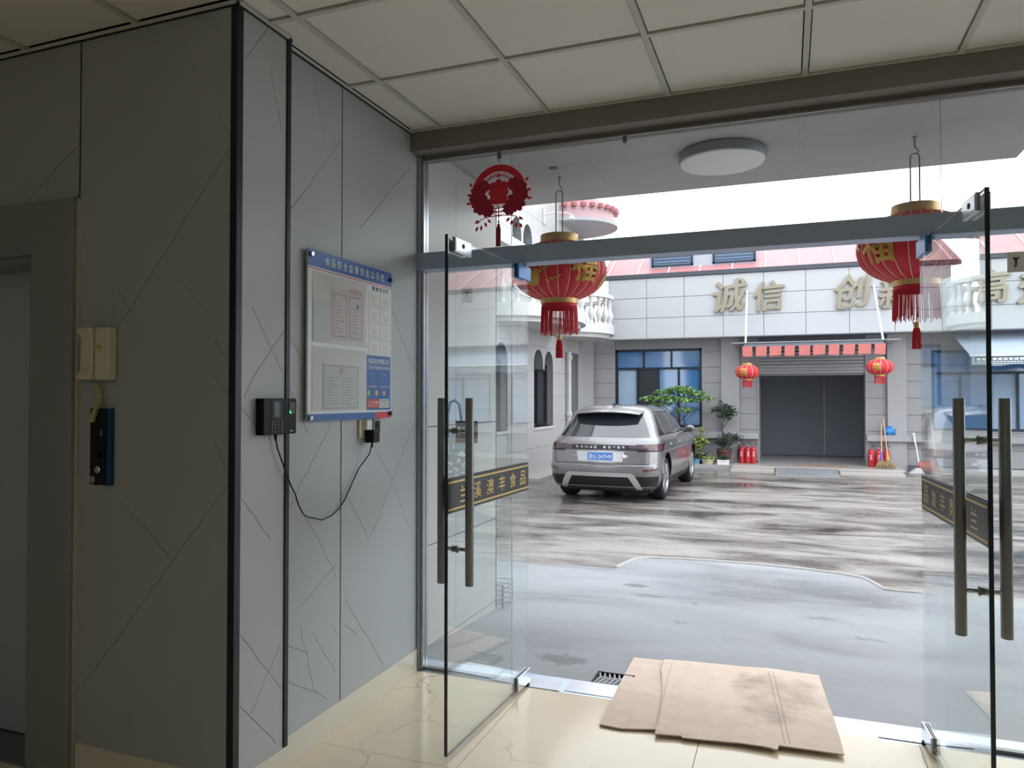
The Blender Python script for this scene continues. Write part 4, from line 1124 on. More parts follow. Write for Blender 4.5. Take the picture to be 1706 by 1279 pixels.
kb = struct('planter_kerb', bx(-5.0, -1.31, 18.95, 19.75, GZ, -.20), pm('grey_kerb', (160, 160, 162), .6), label='low grey kerb carrying the potted plants', cat='kerb')
struct('wall_kerb', bx(2.9, XE, 19.5, 19.8, GZ, -.18), pm('pale_kerb', (186, 184, 184), .6), label='low kerb along the foot of the right wall', cat='kerb')

# ---- raised metal characters on the sign band
M['bronze'] = pm('dull_bronze_letter', (150, 142, 126), .38, .6, var=.08)
names = {'诚': 'first', '信': 'second', '创': 'third', '新': 'fourth', '高': 'fifth', '效': 'sixth'}
for ch, x, z, wd, tilt in (('诚', -1.36, 4.02, .74, .10), ('信', -.43, 3.98, .66, .06), ('创', 1.43, 4.0, .72, .12), ('新', 2.40, 3.95, .70, .1), ('高', 4.26, 3.95, .68, .1), ('效', 5.18, 3.95, .72, .1)):
    o = part('sign_character', text_mb(ch, wd*1.09, lambda u, v, w: (u+v*tilt*1.2, -w, v+u*tilt), bold=.026, thick=.07, width=wd*1.04, res=4), M['bronze'])
    o.location = (x, BY-.004, z)
    tag(o, 'bronze wall character %s, %s along the white sign band' % (ch, names[ch]), 'sign letter', 'bronze characters on the sign band')

# ---- canopy with tie rods over the doorway
M['cgrey'] = pm('grey_canopy', (128, 136, 146), .4, .3)
ca = thing('door_canopy', 'thin grey flat canopy on white tie rods over the far doorway', 'canopy', (.53, FY, 2.70))
part('canopy_sheet', bx(-1.80, 1.84, -1.45, -.02, .075, .095), pm('translucent_canopy_sheet', (150, 158, 166), .2), ca)
part('front_beam', bx(-1.50, 1.50, -1.40, -1.32, -.01, .085), M['cgrey'], ca)
part('rear_beam', bx(-1.50, 1.50, -.12, -.02, -.01, .075), M['cgrey'], ca)
for x in (-1.48, 0, 1.48): part('side_arm', bx(x-.03, x+.03, -1.36, -.05, .0, .075), M['cgrey'], ca)
for x0, x1 in ((-1.47, -1.46), (1.50, 1.38)):
    part('tie_rod', MB().cyl((x0, -1.36, .08), (x1, -.72, 1.42), .022, 8), M['white'], ca)
M['penn'] = pm('faded_red_paper_pennant', (206, 122, 118), .7, var=.12, scale=10)
for k in range(10):
    x = -.90 + .318*k; wd = .115 + .01*((k*7) % 3)
    o = part('paper_pennant', MB().prism([(-wd, -.235), (wd*.93, -.235 + .012*((k % 3)-1)), (wd, 0), (-wd*.97, 0)], -.004, .004).map(lambda a, b_, c_: (a+.02*c_*((k % 4)-1.5), b_-.05*math.sin(c_*6), c_)), M['penn'])
    o.location = (x, 18.385, 2.70)
    tag(o, 'faded red paper pennant on canopy edge, %s from the left' % ['first', 'second', 'third', 'fourth', 'fifth', 'sixth', 'seventh', 'eighth', 'ninth', 'tenth'][k], 'pennant', 'paper pennants along the canopy')
for lab, x, z, R in (('small red lantern left of the far doorway', -.905, 2.085, .275), ('small red lantern right of the far doorway', 1.955, 2.165, .285)):
    L_, wr, rd = lantern(lab, (x, 18.44, z), R, R*.62, False, 0, None, 'small red lanterns at the far doorway')
    part('gold_character_print', text_mb('福', .17, lambda u, v, w, wr=wr: wr(-1.95, 0)(u, v, w), bold=.03), M['goldp'], L_)
    part('hanging_cord', MB().cyl((0, 0, R*.62), (0, 0, 2.70-z), .006, 5), M['fringe'], L_)

# ---- awning over the right-hand window
aw = thing('window_awning', 'grey fabric awning with white front bar over the right window', 'awning', (3.55, FY, 2.2))
M['awn'] = pm('grey_awning_cloth', (168, 178, 196), .8, var=.04)
X1 = 6.0
part('awning_cloth', MB().add([(.05, -.05, .80), (X1, -.05, .80), (X1, -1.25, .20), (.20, -1.25, .20), (.05, -.05, .785), (X1, -.05, .785), (X1, -1.25, .185), (.20, -1.25, .185)], [(0, 1, 2, 3), (4, 7, 6, 5), (0, 4, 5, 1), (1, 5, 6, 2), (2, 6, 7, 3), (3, 7, 4, 0)]), M['awn'], aw)
part('front_bar', bx(.19, X1, -1.29, -1.24, .175, .215), M['white'], aw)
vl = MB(); n = 60
vl.v = []
for i in range(n+1):
    x = .21 + (X1-.21)*i/n
    vl.v += [(x, -1.262, .176), (x, -1.262+.004, -.02+.025*math.sin(i*.9))]
vl.f = [(2*i, 2*i+2, 2*i+3, 2*i+1) for i in range(n)]; vl.m = [0]*n
va_ = part('valance', vl, pm('grey_valance', (130, 140, 152), .8), aw)
part('wall_cassette', bx(0, X1, -.12, -.0, .78, .90), pm('blue_grey_cassette', (96, 108, 132), .5), aw)
lb = part('maker_tag', MB().box(.25, 1.25, -1.270, -1.266, .01, .15), pm('dark_tag', (96, 112, 128), .6), va_)
part('tag_frame', MB().box(.25, .265, -1.273, -1.27, .0, .16).box(.25, 1.25, -1.273, -1.27, .0, .012), M['white'], lb)
# two rows of printed dashes, too small to read
td = MB()
for k in range(9): td.box(.32+.1*k, .39+.1*k, -1.273, -1.27, .09, .135)
for k in range(14): td.box(.32+.062*k, .365+.062*k, -1.273, -1.27, .04, .062)
part('tag_print', td, M['white'], lb)
# ================================================================== SIDE WING (wall plane x = -5.35)
WX = -5.35
M['wwall'] = pm('white_wing_tile', (186, 183, 183), .35, var=.03, scale=1.5)
M['wtrim'] = pm('white_cornice', (200, 199, 198), .5, var=.02)
M['wdark'] = pm('dark_window_glass', (52, 52, 60), .08, spec=.7)
M['wframe'] = pm('dark_grey_window_frame', (40, 42, 48), .4)
M['reveal'] = pm('grey_reveal', (140, 140, 145), .7)
wg = thing('side_wing', 'white tiled side wing with arched windows and curved balconies at left', 'building', (WX, 12, GZ))
def wy(y): return y-12
def wz(z): return z-GZ
def arch_pair(y0, y1, z0, zs, zt):
    """outline of two round arches over one opening, in (y, z)"""
    p = .06; mid = (y0+y1)/2
    pts = [(y0, z0), (y1, z0)]
    def arc(a, b):
        c = (a+b)/2; r = (b-a)/2
        return [(c + r*math.cos(t), zs + (zt-zs)*math.sin(t)) for t in [PI*k/10 for k in range(11)]]
    pts += arc(mid+p, y1) + [(mid+p, zs-.12), (mid-p, zs-.12)] + arc(y0, mid-p)
    return [(wy(y), wz(z)) for y, z in pts]
openings = [(15.62, 17.05, .80, 2.26, 2.58), (12.45, 13.95, .80, 2.26, 2.58), (14.2, 15.5, 3.75, 4.95, 5.30), (10.6, 11.9, 3.75, 4.95, 5.30)]
cutters = []
for op in openings:
    k = part('cutter', MB().prism(arch_pair(*op), -.26, .2, 'yz'), M['reveal']); k.parent = wg; cutters.append(k)
cw = part('core_wall', MB().box(-.6, -.022, wy(5.6), wy(18.4), 0, wz(2.95)).box(-.6, -.022, wy(5.6), wy(20.1), wz(2.95), wz(7.2)), M['reveal'], wg)
cut(cw, cutters)
zr = [-.3, -.24] + [.34 + .58*k for k in range(0, 12)]
yr_ = [5.6 + .985*k for k in range(0, 15)]
for i in range(len(yr_)-1):
    for j in range(len(zr)-1):
        y0, y1, z0, z1 = yr_[i], yr_[i+1], zr[j], zr[j+1]
        if z1 < 2.97 and y1 > 18.4: y1 = 18.4
        if y1-y0 < .05: continue
        tl = part('wall_tile', bx(-.03, 0, wy(y0)+.003, wy(y1)-.003, wz(z0)+.003, wz(z1)-.003), M['wwall'], wg)
        for op, k in zip(openings, cutters):
            if y1 > op[0] and y0 < op[1] and z1 > op[2] and z0 < op[4]:
                cut(tl, [k])
                if not len(tl.data.polygons): bpy.data.objects.remove(tl); tl = None; break
part('end_return', bx(-.6, 0, wy(18.39), wy(18.42), 0, wz(2.95)), M['wwall'], wg)
for op, k in zip(openings, cutters):
    y0, y1, z0, zs_, zt = op; mid = (y0+y1)/2
    wn = part('arched_window', MB().box(-.25, -.20, wy(y0)-.02, wy(y1)+.02, wz(z0)-.02, wz(zt)+.02), M['wdark'], wg)
    part('window_frame', MB().box(-.20, -.15, wy(y0), wy(y1), wz(z0), wz(z0)+.07).box(-.20, -.15, wy(y0), wy(y1), wz(zs_)-.16, wz(zs_)-.10)
         .box(-.20, -.15, wy(y0), wy(y0)+.06, wz(z0), wz(zs_)).box(-.20, -.15, wy(y1)-.06, wy(y1), wz(z0), wz(zs_)).box(-.20, -.15, wy(mid)-.04, wy(mid)+.04, wz(z0), wz(zs_)), M['wframe'], wn)
    part('window_sill', bx(-.2, .03, wy(y0)-.04, wy(y1)+.04, wz(z0)-.06, wz(z0)), M['wtrim'], wn)
    bpy.data.objects.remove(k)
part('cornice', MB().box(-.05, .34, wy(8.0), wy(14.1), wz(4.42), wz(4.62)).box(-.05, .22, wy(8.0), wy(14.1), wz(4.30), wz(4.42)), M['wtrim'], wg)
part('plinth_step', bx(0, .45, wy(14.6), wy(18.3), 0, .07), M['stone'], wg)
part('drain_box', bx(.02, .22, wy(17.0), wy(17.3), .07, .25), pm('grey_box', (120, 120, 124), .7), wg)

def half_ellipse(cy, ax, ay, n=28):
    return [(ax*math.sin(PI*k/n), cy-ay*math.cos(PI*k/n)) for k in range(n+1)]
bal_prof = [(.05, 0), (.05, .05), (.028, .07), (.036, .12), (.068, .20), (.066, .26), (.034, .37), (.028, .44), (.04, .48), (.034, .52), (.05, .55), (.05, .60)]
bal_proto = None
def balcony(cy, ax, ay, z0, z1, zr_, nb):
    global bal_proto
    b_ = part('balcony_slab', MB().prism([(x, wy(y)) for x, y in half_ellipse(cy, ax, ay)], wz(z0)+.10, wz(z1), 'xy').prism([(x, wy(y)) for x, y in half_ellipse(cy, ax-.12, ay-.12)], wz(z0), wz(z0)+.1, 'xy'), M['wtrim'], wg, smooth=30)
    pth = [(x, wy(y), wz(zr_)) for x, y in half_ellipse(cy, ax-.10, ay-.10, 40)]
    rail = MB()
    out = half_ellipse(cy, ax-.02, ay-.02, 40); inn = half_ellipse(cy, ax-.20, ay-.20, 40)
    for k in range(40):
        q = [out[k], out[k+1], inn[k+1], inn[k]]
        rail.prism([(x, wy(y)) for x, y in q], wz(zr_)-.10, wz(zr_), 'xy')
    part('balcony_rail', rail, M['wtrim'], b_)
    hgt = (zr_-.10) - z1
    for k in range(nb):
        t = PI*(k+.5)/nb
        p = ((ax-.11)*math.sin(t), wy(cy-(ay-.11)*math.cos(t)), wz(z1))
        if bal_proto is None:
            bal_proto = part('baluster', MB().lathe([(r*1.25, z*hgt/.6) for r, z in bal_prof], 12), M['wtrim'], b_, smooth=50)
            bal_proto.location = p
        else:
            inst(bal_proto, 'baluster', p, b_)
    return b_
balcony(15.1, 1.25, 1.9, 2.98, 3.34, 4.12, 13)
balcony(18.35, 1.2, 1.25, 2.98, 3.30, 4.08, 13)
# plants on the far balcony
# round eaves with red tiles
er = half_ellipse(18.7, 1.22, 1.15, 30)
ev = part('round_eave', MB().prism([(x, wy(y)) for x, y in er], wz(5.92), wz(6.0), 'xy'), pm('grey_eave_soffit', (176, 174, 180), .8), wg)
fa = MB()
M['rtile'] = pm('red_roof_tile', (176, 108, 112), .45, var=.12)
for k in range(30):
    a, b_ = er[k], er[k+1]
    s = .90
    fa.add([(a[0], wy(a[1]), wz(6.0)), (b_[0], wy(b_[1]), wz(6.0)), (b_[0]*s, wy(18.7+(b_[1]-18.7)*s), wz(6.32)), (a[0]*s, wy(18.7+(a[1]-18.7)*s), wz(6.32))], [(0, 1, 2, 3)])
part('tiled_fascia', fa, pm('pale_pink_fascia', (178, 142, 148), .5), ev)
part('roof_cone', MB().add([(x*.9, wy(18.7+(y-18.7)*.9), wz(6.32)) for x, y in er] + [(0, wy(18.7), wz(7.3))], [(k, k+1, 31) for k in range(30)]), M['rtile'], ev)
for k in range(1, 30, 2):
    x, y = er[k]; s = .97
    part('eave_tile', MB().lathe([(.07, -.08), (.085, .0), (.05, .05)], 10, (x*s, wy(18.7+(y-18.7)*s), wz(6.36))), M['rtile'], ev, smooth=True)
part('lower_eave', MB().prism([(x*.75, wy(18.7+(y-18.7)*.75)) for x, y in er], wz(5.25), wz(5.33), 'xy'), M['wtrim'], wg)
# rainwater pipe at the end of the wing
dp = thing('rainwater_pipe', 'pale grey rainwater downpipe at end of white wing', 'pipe', (WX+.10, 18.12, GZ))
part('pipe', MB().cyl((0, 0, .05), (0, 0, 2.95), .055, 16), pm('pale_pipe', (196, 196, 198), .45), dp, smooth=True)
for z in (1.35, 2.8): part('pipe_collar', MB().lathe([(.07, -.06), (.078, -.05), (.078, .05), (.07, .06)], 16, (0, 0, z)), bpy.data.materials['pale_pipe'], dp, smooth=True)
part('pipe_bracket', MB().box(-.1, .05, -.015, .015, 1.18, 1.21), M['rtile'], dp)
wlm = thing('wall_lamp', 'small white bracket lamp high on the white wing wall', 'lamp', (WX, 16.3, 5.55))
part('back_plate', bx(0, .04, -.06, .06, .0, .36), M['wtrim'], wlm, bevel=.01)
part('arm', MB().tube([(.03, 0, .22), (.25, .1, .27), (.5, .2, .27), (.62, .25, .22)], .02, 8), M['wtrim'], wlm, smooth=True)
part('lamp_head', MB().lathe([(.03, .06), (.07, .0), (.09, -.05), (.05, -.07)], 16, (.62, .25, .16)), M['wtrim'], wlm, smooth=True)
# stair recess between wing and the opposite building
sr = thing('stair_recess', 'dark recess with sloping handrail between the two buildings', 'stairway', (-6.6, 20.0, GZ))
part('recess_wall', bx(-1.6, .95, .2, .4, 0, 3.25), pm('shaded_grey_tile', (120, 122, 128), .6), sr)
part('handrail', MB().bar((-.5, -.1, 2.6), (1.1, -.1, .9), .05, .05), M['black'], sr)
for k in range(6):
    part('stair_step', bx(-1.6+.28*k, -1.32+.28*k, -.9, .2, 0, 1.9-.3*k), pm('grey_step', (140, 140, 142), .7) if k == 0 else bpy.data.materials['grey_step'], sr)
part('recess_ceiling', bx(-1.6, .95, -1.6, .4, 3.25, 3.35), M['reveal'], sr)

# ================================================================== CAR
M['paint'] = pm('silver_grey_car_paint', (128, 126, 129), .30, .5, var=.03, scale=20, coat=.9)
M['cglass'] = pm('dark_car_glass', (44, 48, 54), .05, spec=.9, coat=.7)
M['crub'] = pm('tyre_rubber', (22, 23, 25), .8, bump=.2)
M['calloy'] = pm('silver_alloy', (206, 208, 212), .22, .85)
M['cblack'] = pm('car_black_trim', (26, 26, 30), .35)
M['clamp'] = pm('dark_red_tail_lamp', (84, 34, 42), .12, coat=.8)
M['clamp2'] = pm('clear_tail_lamp', (74, 60, 66), .12, coat=.8)
M['csilver'] = pm('satin_silver_trim', (196, 197, 200), .3, .5)
M['plateb'] = pm('blue_number_plate', (50, 120, 205), .4)
rz = -.035
cos_, sin_ = math.cos(rz), math.sin(rz)
axle = Vector((-2.945, 13.06))
org = axle - Vector((-sin_*1.0, cos_*1.0))
car = thing('suv_car', 'silver grey luxury SUV parked in the yard, seen from behind', 'car', (org.x, org.y, GZ), rz)
LV = [  # z, y_rear, y_front, half width, rear corner, front corner
 (.20, .26, 4.50, .84, .26, .50), (.27, .10, 4.66, .90, .30, .60), (.42, .035, 4.74, .945, .32, .65), (.56, .0, 4.78, .962, .33, .68),
 (.635, .005, 4.79, .966, .33, .68), (.662, .055, 4.79, .966, .33, .68), (.80, .072, 4.77, .968, .33, .68), (.93, .085, 4.70, .960, .34, .65),
 (1.00, .105, 4.60, .950, .35, .62), (1.045, .145, 4.40, .934, .36, .6), (1.075, .185, 3.95, .914, .37, .5), (1.095, .215, 3.52, .898, .37, .42),
 (1.125, .250, 3.42, .880, .37, .40), (1.30, .410, 3.08, .808, .36, .38), (1.49, .585, 2.72, .712, .34, .36), (1.545, .655, 2.58, .672, .32, .34),
 (1.59, .75, 2.42, .610, .30, .32), (1.622, .92, 2.20, .52, .26, .28), (1.645, 1.15, 1.95, .36, .18, .2), (1.652, 1.3, 1.8, .2, .1, .1)]
BOW = .05
def lev(z):
    if z <= LV[0][0]: return LV[0][1:]
    for a, b_ in zip(LV, LV[1:]):
        if z <= b_[0]:
            t = (z-a[0])/(b_[0]-a[0]); return tuple(p+(q-p)*t for p, q in zip(a[1:], b_[1:]))
    return LV[-1][1:]
def CP(u, z):
    s = 1 if u >= 0 else -1; u = abs(u)
    yr, yf, w, rr, rf = lev(z)
    if u <= 1: x = (w-rr)*u; y = yr+BOW*(u**2)*.6
    elif u <= 2:
        t = (u-1)*PI/2; x = w-rr+rr*math.sin(t)**.9; y = yr+BOW*.6+rr*1.15*(1-math.cos(t))
    elif u <= 3: y0 = yr+BOW*.6+rr*1.15; x = w; y = y0+(yf-rf-y0)*(u-2)
    elif u <= 4:
        t = (u-3)*PI/2; x = w-rf*(1-math.cos(t)); y = yf-rf+rf*math.sin(t)*.8
    else: x = (w-rf)*(5-u); y = yf-rf*.2+.0*(u-4)
    return Vector((s*x, y, z))
def side_u(y, z):
    yr, yf, w, rr, rf = lev(z); y0 = yr+BOW*.6+rr*1.15
    if y >= y0: return 2+(y-y0)/(yf-rf-y0)
    c = max(-1, min(1, 1-(y-yr-BOW*.6)/(rr*1.15)))
    return 1+math.acos(c)/(PI/2)
def CN(u, z):
    e = .01; a = CP(u+e, z)-CP(u-e, z); b_ = CP(u, z+e)-CP(u, z-e)
    n = a.cross(b_); n.normalize()
    c = CP(u, z)-Vector((0, 2.3, z))
    return n if n.dot(c) > 0 else -n
us = [0, .25, .5, .75, 1] + [1+k/8 for k in range(1, 9)] + [2+k/14 for k in range(1, 15)] + [3+k/6 for k in range(1, 7)] + [4.5]
us = us + [5] + [-u for u in us[::-1][:-1]]
cbm = MB(); zz = []
for a, b_ in zip(LV, LV[1:]):
    n = max(1, int((b_[0]-a[0])/.05))
    zz += [a[0]+(b_[0]-a[0])*k/n for k in range(n)]
zz.append(LV[-1][0])
n = len(us)
for z in zz:
    for u in us: cbm.v.append(tuple(CP(u, z)))
for i in range(len(zz)-1):
    for k in range(n): cbm.f.append((i*n+k, i*n+(k+1) % n, (i+1)*n+(k+1) % n, (i+1)*n+k)); cbm.m.append(0)
cbm.f.append(tuple(range(n))[::-1]); cbm.f.append(tuple((len(zz)-1)*n+k for k in range(n))); cbm.m += [0, 0]
body = part('car_body', cbm, [M['paint'], M['cblack']], car, smooth=38)
AX = (1.0, 3.87); WR = .372
cts = []
for y in AX:
    for s in (1, -1):
        k = part('cutter', MB().cyl((s*.45, y, WR+.01), (s*1.2, y, WR+.01), .435, 40), M['cblack'], car); cts.append(k)
cut(body, cts)
for k in cts: bpy.data.objects.remove(k)
body.data.polygons.foreach_set('use_smooth', [True]*len(body.data.polygons))
try: body.data.set_sharp_from_angle(angle=math.radians(38))
except Exception: pass
def patch(name, c4, mat, off=.004, nu=10, nv=4, parent=None, thick=.004):
    """c4: four (u, z) corners, bilinear; laid on the bodywork"""
    mb = MB(); (a, b_, c_, d) = c4
    for lay in (off, off-thick):
        for j in range(nv+1):
            for i in range(nu+1):
                s, t = i/nu, j/nv
                u = (a[0]*(1-s)+b_[0]*s)*(1-t)+(d[0]*(1-s)+c_[0]*s)*t
                z = (a[1]*(1-s)+b_[1]*s)*(1-t)+(d[1]*(1-s)+c_[1]*s)*t
                mb.v.append(tuple(CP(u, z)+CN(u, z)*lay))
    N_ = (nu+1)*(nv+1)
    for j in range(nv):
        for i in range(nu):
            q = (j*(nu+1)+i, j*(nu+1)+i+1, (j+1)*(nu+1)+i+1, (j+1)*(nu+1)+i)
            mb.f.append(q); mb.f.append(tuple(v+N_ for v in q[::-1]))
    ring = [i for i in range(nu+1)] + [j*(nu+1)+nu for j in range(1, nv+1)] + [nv*(nu+1)+i for i in range(nu-1, -1, -1)] + [j*(nu+1) for j in range(nv-1, 0, -1)]
    for i in range(len(ring)):
        p, q = ring[i], ring[(i+1) % len(ring)]
        mb.f.append((p, p+N_, q+N_, q))
    mb.m = [0]*len(mb.f)
    return part(name, mb, mat, parent or car, smooth=40)
def sidep(name, c4, mat, s, **k):
    return patch(name, [(s*side_u(y, z), z) for y, z in c4], mat, **k)
rwin = patch('rear_window', [(-1.50, 1.105), (1.50, 1.105), (1.42, 1.49), (-1.42, 1.49)], M['cglass'], nu=20, nv=6)
lb_ = patch('light_bar', [(-1.32, .895), (1.32, .895), (1.32, .978), (-1.32, .978)], M['cblack'], off=.006, nu=24)
let = MB()
for ch, x in zip('RANGE ROVER', [-.40+.08*k for k in range(11)]):
    if ch == ' ': continue
    text_mb(ch, .036, lambda u, v, w, x=x: tuple(CP((x+u)/.61, .938+v)+CN((x+u)/.61, .938+v)*.0105), bold=.01, width=.045, mb=let)
part('tailgate_letters', let, M['calloy'], lb_)
for s in (1, -1):
    patch('tail_lamp_inner', [(s*.80, .898), (s*1.33, .898), (s*1.33, .975), (s*.80, .975)], M['clamp2'], off=.010, nu=8)
    sidep('tail_lamp', [(.12, .900), (.62, .885), (.80, .985), (.12, .985)], M['clamp'], s, off=.009, nu=12)
    sidep('lamp_surround', [(.10, .872), (.64, .868), (.84, .992), (.10, .990)], M['cblack'], s, off=.005, nu=12)
    # side glazing
    sidep('window_surround', [(.66, 1.105), (3.28, 1.105), (2.62, 1.515), (1.05, 1.525)], M['cblack'], s, off=.003, nu=24)
    sidep('quarter_window', [(.76, 1.125), (1.14, 1.125), (1.20, 1.485), (1.06, 1.47)], M['cglass'], s, off=.007)
    sidep('rear_door_window', [(1.18, 1.125), (1.92, 1.125), (1.86, 1.505), (1.24, 1.49)], M['cglass'], s, off=.007)
    sidep('front_door_window', [(2.00, 1.125), (3.16, 1.125), (2.60, 1.49), (1.93, 1.505)], M['cglass'], s, off=.007)
    sidep('window_bead', [(.70, 1.098), (3.28, 1.098), (3.28, 1.106), (.70, 1.106)], M['csilver'], s, off=.006, nu=20, nv=1)
    for yy in (1.16, 1.96): sidep('pillar_trim', [(yy-.008, 1.12), (yy+.008, 1.12), (yy+.05-.06*(yy > 1.5)*1.7, 1.5), (yy+.034-.06*(yy > 1.5)*1.7, 1.5)], M['csilver'], s, off=.009, nu=1, nv=4)
    for c4 in ([(1.955, .36), (1.965, .36), (1.965, 1.09), (1.955, 1.09)], [(3.03, .40), (3.04, .40), (3.10, 1.06), (3.09, 1.06)], [(1.06, .90), (1.07, .90), (1.07, 1.09), (1.06, 1.09)], [(1.38, .36), (1.39, .36), (1.40, .60), (1.39, .60)]):
        sidep('door_seam', c4, M['cblack'], s, off=.0015, nu=1, nv=5)
    for yy in (1.22, 2.12):
        sidep('door_handle', [(yy, .935), (yy+.19, .935), (yy+.19, .965), (yy, .965)], M['csilver'], s, off=.012, nu=4, nv=1, thick=.01)
        sidep('handle_recess', [(yy-.02, .925), (yy+.06, .925), (yy+.06, .972), (yy-.02, .972)], M['cblack'], s, off=.003, nu=3, nv=1)
    sidep('sill_trim', [(1.46, .235), (3.40, .235), (3.40, .34), (1.46, .34)], M['cblack'], s, off=.006, nu=10)
    sidep('crease_line', [(.55, .845), (3.6, .845), (3.6, .852), (.55, .852)], M['csilver'], s, off=.002, nu=14, nv=1)
    patch('bumper_corner', [(s*1.12, .245), (s*1.93, .26), (s*1.85, .46), (s*1.12, .46)], M['cblack'], off=.007, nu=10)
    patch('bumper_reflector', [(s*1.18, .545), (s*1.75, .575), (s*1.78, .60), (s*1.18, .585)], M['clamp'], off=.006, nu=8, nv=1)
    patch('skid_leg', [(s*1.02, .245), (s*1.20, .245), (s*.92, .50), (s*.72, .50)], M['csilver'], off=.016, nu=4, nv=6, thick=.012)
    mr = part('door_mirror', MB().ball((s*1.03, 3.02, 1.155), .098, .05, .072, 16, 10), M['paint'], car, smooth='all')
    part('mirror_glass', MB().ball((s*1.03, 2.99, 1.152), .085, .028, .060, 16, 8), M['cglass'], mr, smooth='all')
    part('mirror_stalk', MB().tube([(s*.88, 3.06, 1.10), (s*.98, 3.04, 1.11)], .022, 8), M['cblack'], mr)
patch('bumper_lower', [(-1.13, .245), (1.13, .245), (1.13, .46), (-1.13, .46)], M['cblack'], off=.007, nu=20)
patch('skid_bar', [(-.92, .455), (.92, .455), (.86, .515), (-.86, .515)], M['csilver'], off=.016, nu=16, nv=2, thick=.012)
patch('tailgate_seam', [(-1.36, .664), (1.36, .664), (1.36, .672), (-1.36, .672)], M['cblack'], off=.003, nu=20, nv=1)
for s in (1, -1): patch('tailgate_seam', [(s*1.34, .67), (s*1.355, .67), (s*1.355, .89), (s*1.34, .89)], M['cblack'], off=.002, nu=1, nv=3)
rc_ = patch('plate_recess', [(-.60, .70), (.60, .70), (.66, .868), (-.66, .868)], M['csilver'], off=.004, nu=12)
pl = part('number_plate', bx(-.22, .22, .052, .064, .715, .855), M['plateb'], car)
part('plate_border', MB().box(-.215, .215, .0505, .052, .718, .722).box(-.215, .215, .0505, .052, .848, .852).box(-.215, -.211, .0505, .052, .718, .852).box(.211, .215, .0505, .052, .718, .852), M['white'], pl)
part('plate_characters', text_mb('浙G·2H7H9', .095, lambda u, v, w: (u, .051, .785+v), bold=.006, width=.39), M['white'], pl)
part('oval_badge', MB().lathe([(.05, 0), (.05, -.006), (.04, -.008)], 24, (0, 0, 0), 'y').map(lambda x, y, z: (x*1.25+.43, y+.078, z*.62+.785)), M['calloy'], car, smooth=True)
part('model_script', bx(-.50, -.40, .072, .076, .79, .797), M['calloy'], car)
# roof spoiler, fin, high roof panel
sp_ = MB()
for (y, z0, z1, w) in ((.36, 1.522, 1.535, .58), (.48, 1.535, 1.562, .61), (.70, 1.54, 1.594, .61), (.95, 1.58, 1.623, .53)):
    m_ = 8
    for k in range(m_+1):
        x = -w+2*w*k/m_; bow = .05*(x/w)**2
        sp_.v.append((x, y+bow*2, z1-bow*.9))
    for k in range(m_+1):
        x = -w+2*w*k/m_; bow = .05*(x/w)**2
        sp_.v.append((x, y+bow*2, z0-bow*.9))
R_ = 18
for i in range(3):
    for k in range(8):
        sp_.f.append((i*R_+k, i*R_+k+1, (i+1)*R_+k+1, (i+1)*R_+k)); sp_.m.append(0)
        sp_.f.append((i*R_+9+k, (i+1)*R_+9+k, (i+1)*R_+9+k+1, i*R_+9+k+1)); sp_.m.append(1)
    sp_.f.append((i*R_, (i+1)*R_, (i+1)*R_+9, i*R_+9)); sp_.f.append((i*R_+8, i*R_+17, (i+1)*R_+17, (i+1)*R_+8)); sp_.m += [0, 0]
for k in range(8): sp_.f.append((k, 9+k, 10+k, k+1)); sp_.m.append(0)
part('roof_spoiler', sp_, [M['paint'], M['cblack']], car, smooth=40)
part('shark_fin', MB().prism([(.98, 1.61), (1.12, 1.62), (1.06, 1.655), (1.0, 1.675)], -.018, .018, 'yz'), M['cblack'], car, bevel=.006)
part('rear_wiper', MB().bar((.0, .335, 1.145), (.30, .36, 1.16), .014, .012), M['cblack'], car)
part('roof_glass', MB().add([(-.46, 1.25, 1.632), (.46, 1.25, 1.632), (.44, 2.1, 1.628), (-.44, 2.1, 1.628), (0, 1.3, 1.656), (0, 2.0, 1.654)], [(0, 4, 5, 3), (4, 1, 2, 5)]), M['cglass'], car)
part('underbody', bx(-.80, .80, .35, 4.3, .17, .30), M['blackm'], car)
# wheels
def wheel_parts(root):
    W_ = .13
    part('tyre', MB().lathe([(.255, -W_), (.33, -W_-.004), (.362, -W_+.02), (.372, -W_+.05), (.372, W_-.05), (.362, W_-.02), (.33, W_+.004), (.255, W_)], 40, axis='x', caps=False), M['crub'], root, smooth=50)
    rim = part('alloy_wheel', MB().lathe([(.262, -W_), (.268, W_-.01), (.262, W_+.002), (.248, W_-.004), (.24, W_-.03), (.235, -W_+.02)], 40, axis='x', caps=False), M['calloy'], root, smooth=40)
    part('hub_shade', MB().lathe([(.235, W_-.09), (.03, W_-.085)], 32, axis='x', caps=True), M['cblack'], rim)
    for k in range(5):
        a = 2*PI*k/5
        for da in (-.13, .13):
            p0 = (W_-.02, .055*math.cos(a), .055*math.sin(a)); p1 = (W_-.012, .248*math.cos(a+da), .248*math.sin(a+da))
            part('spoke', MB().bar(p0, p1, .026, .028, 0, (1, 0, 0)), M['calloy'], rim, bevel=.004)
    part('hub_cap', MB().lathe([(.062, W_-.05), (.058, W_-.004), (.03, W_+.002)], 20, axis='x'), M['calloy'], rim, smooth=True)
def make_wheel():
    w = bpy.data.objects.new('wheel', None); C.objects.link(w); w.parent = car
    w.empty_display_size = .1
    wheel_parts(w); return w
w0 = make_wheel(); w0.location = (.80, AX[0], WR)
w1_ = copy_tree(w0, car); w1_.location = (.80, AX[1], WR)
for y in AX:
    w2_ = copy_tree(w0, car); w2_.location = (-.80, y, WR); w2_.rotation_euler = (0, 0, PI)

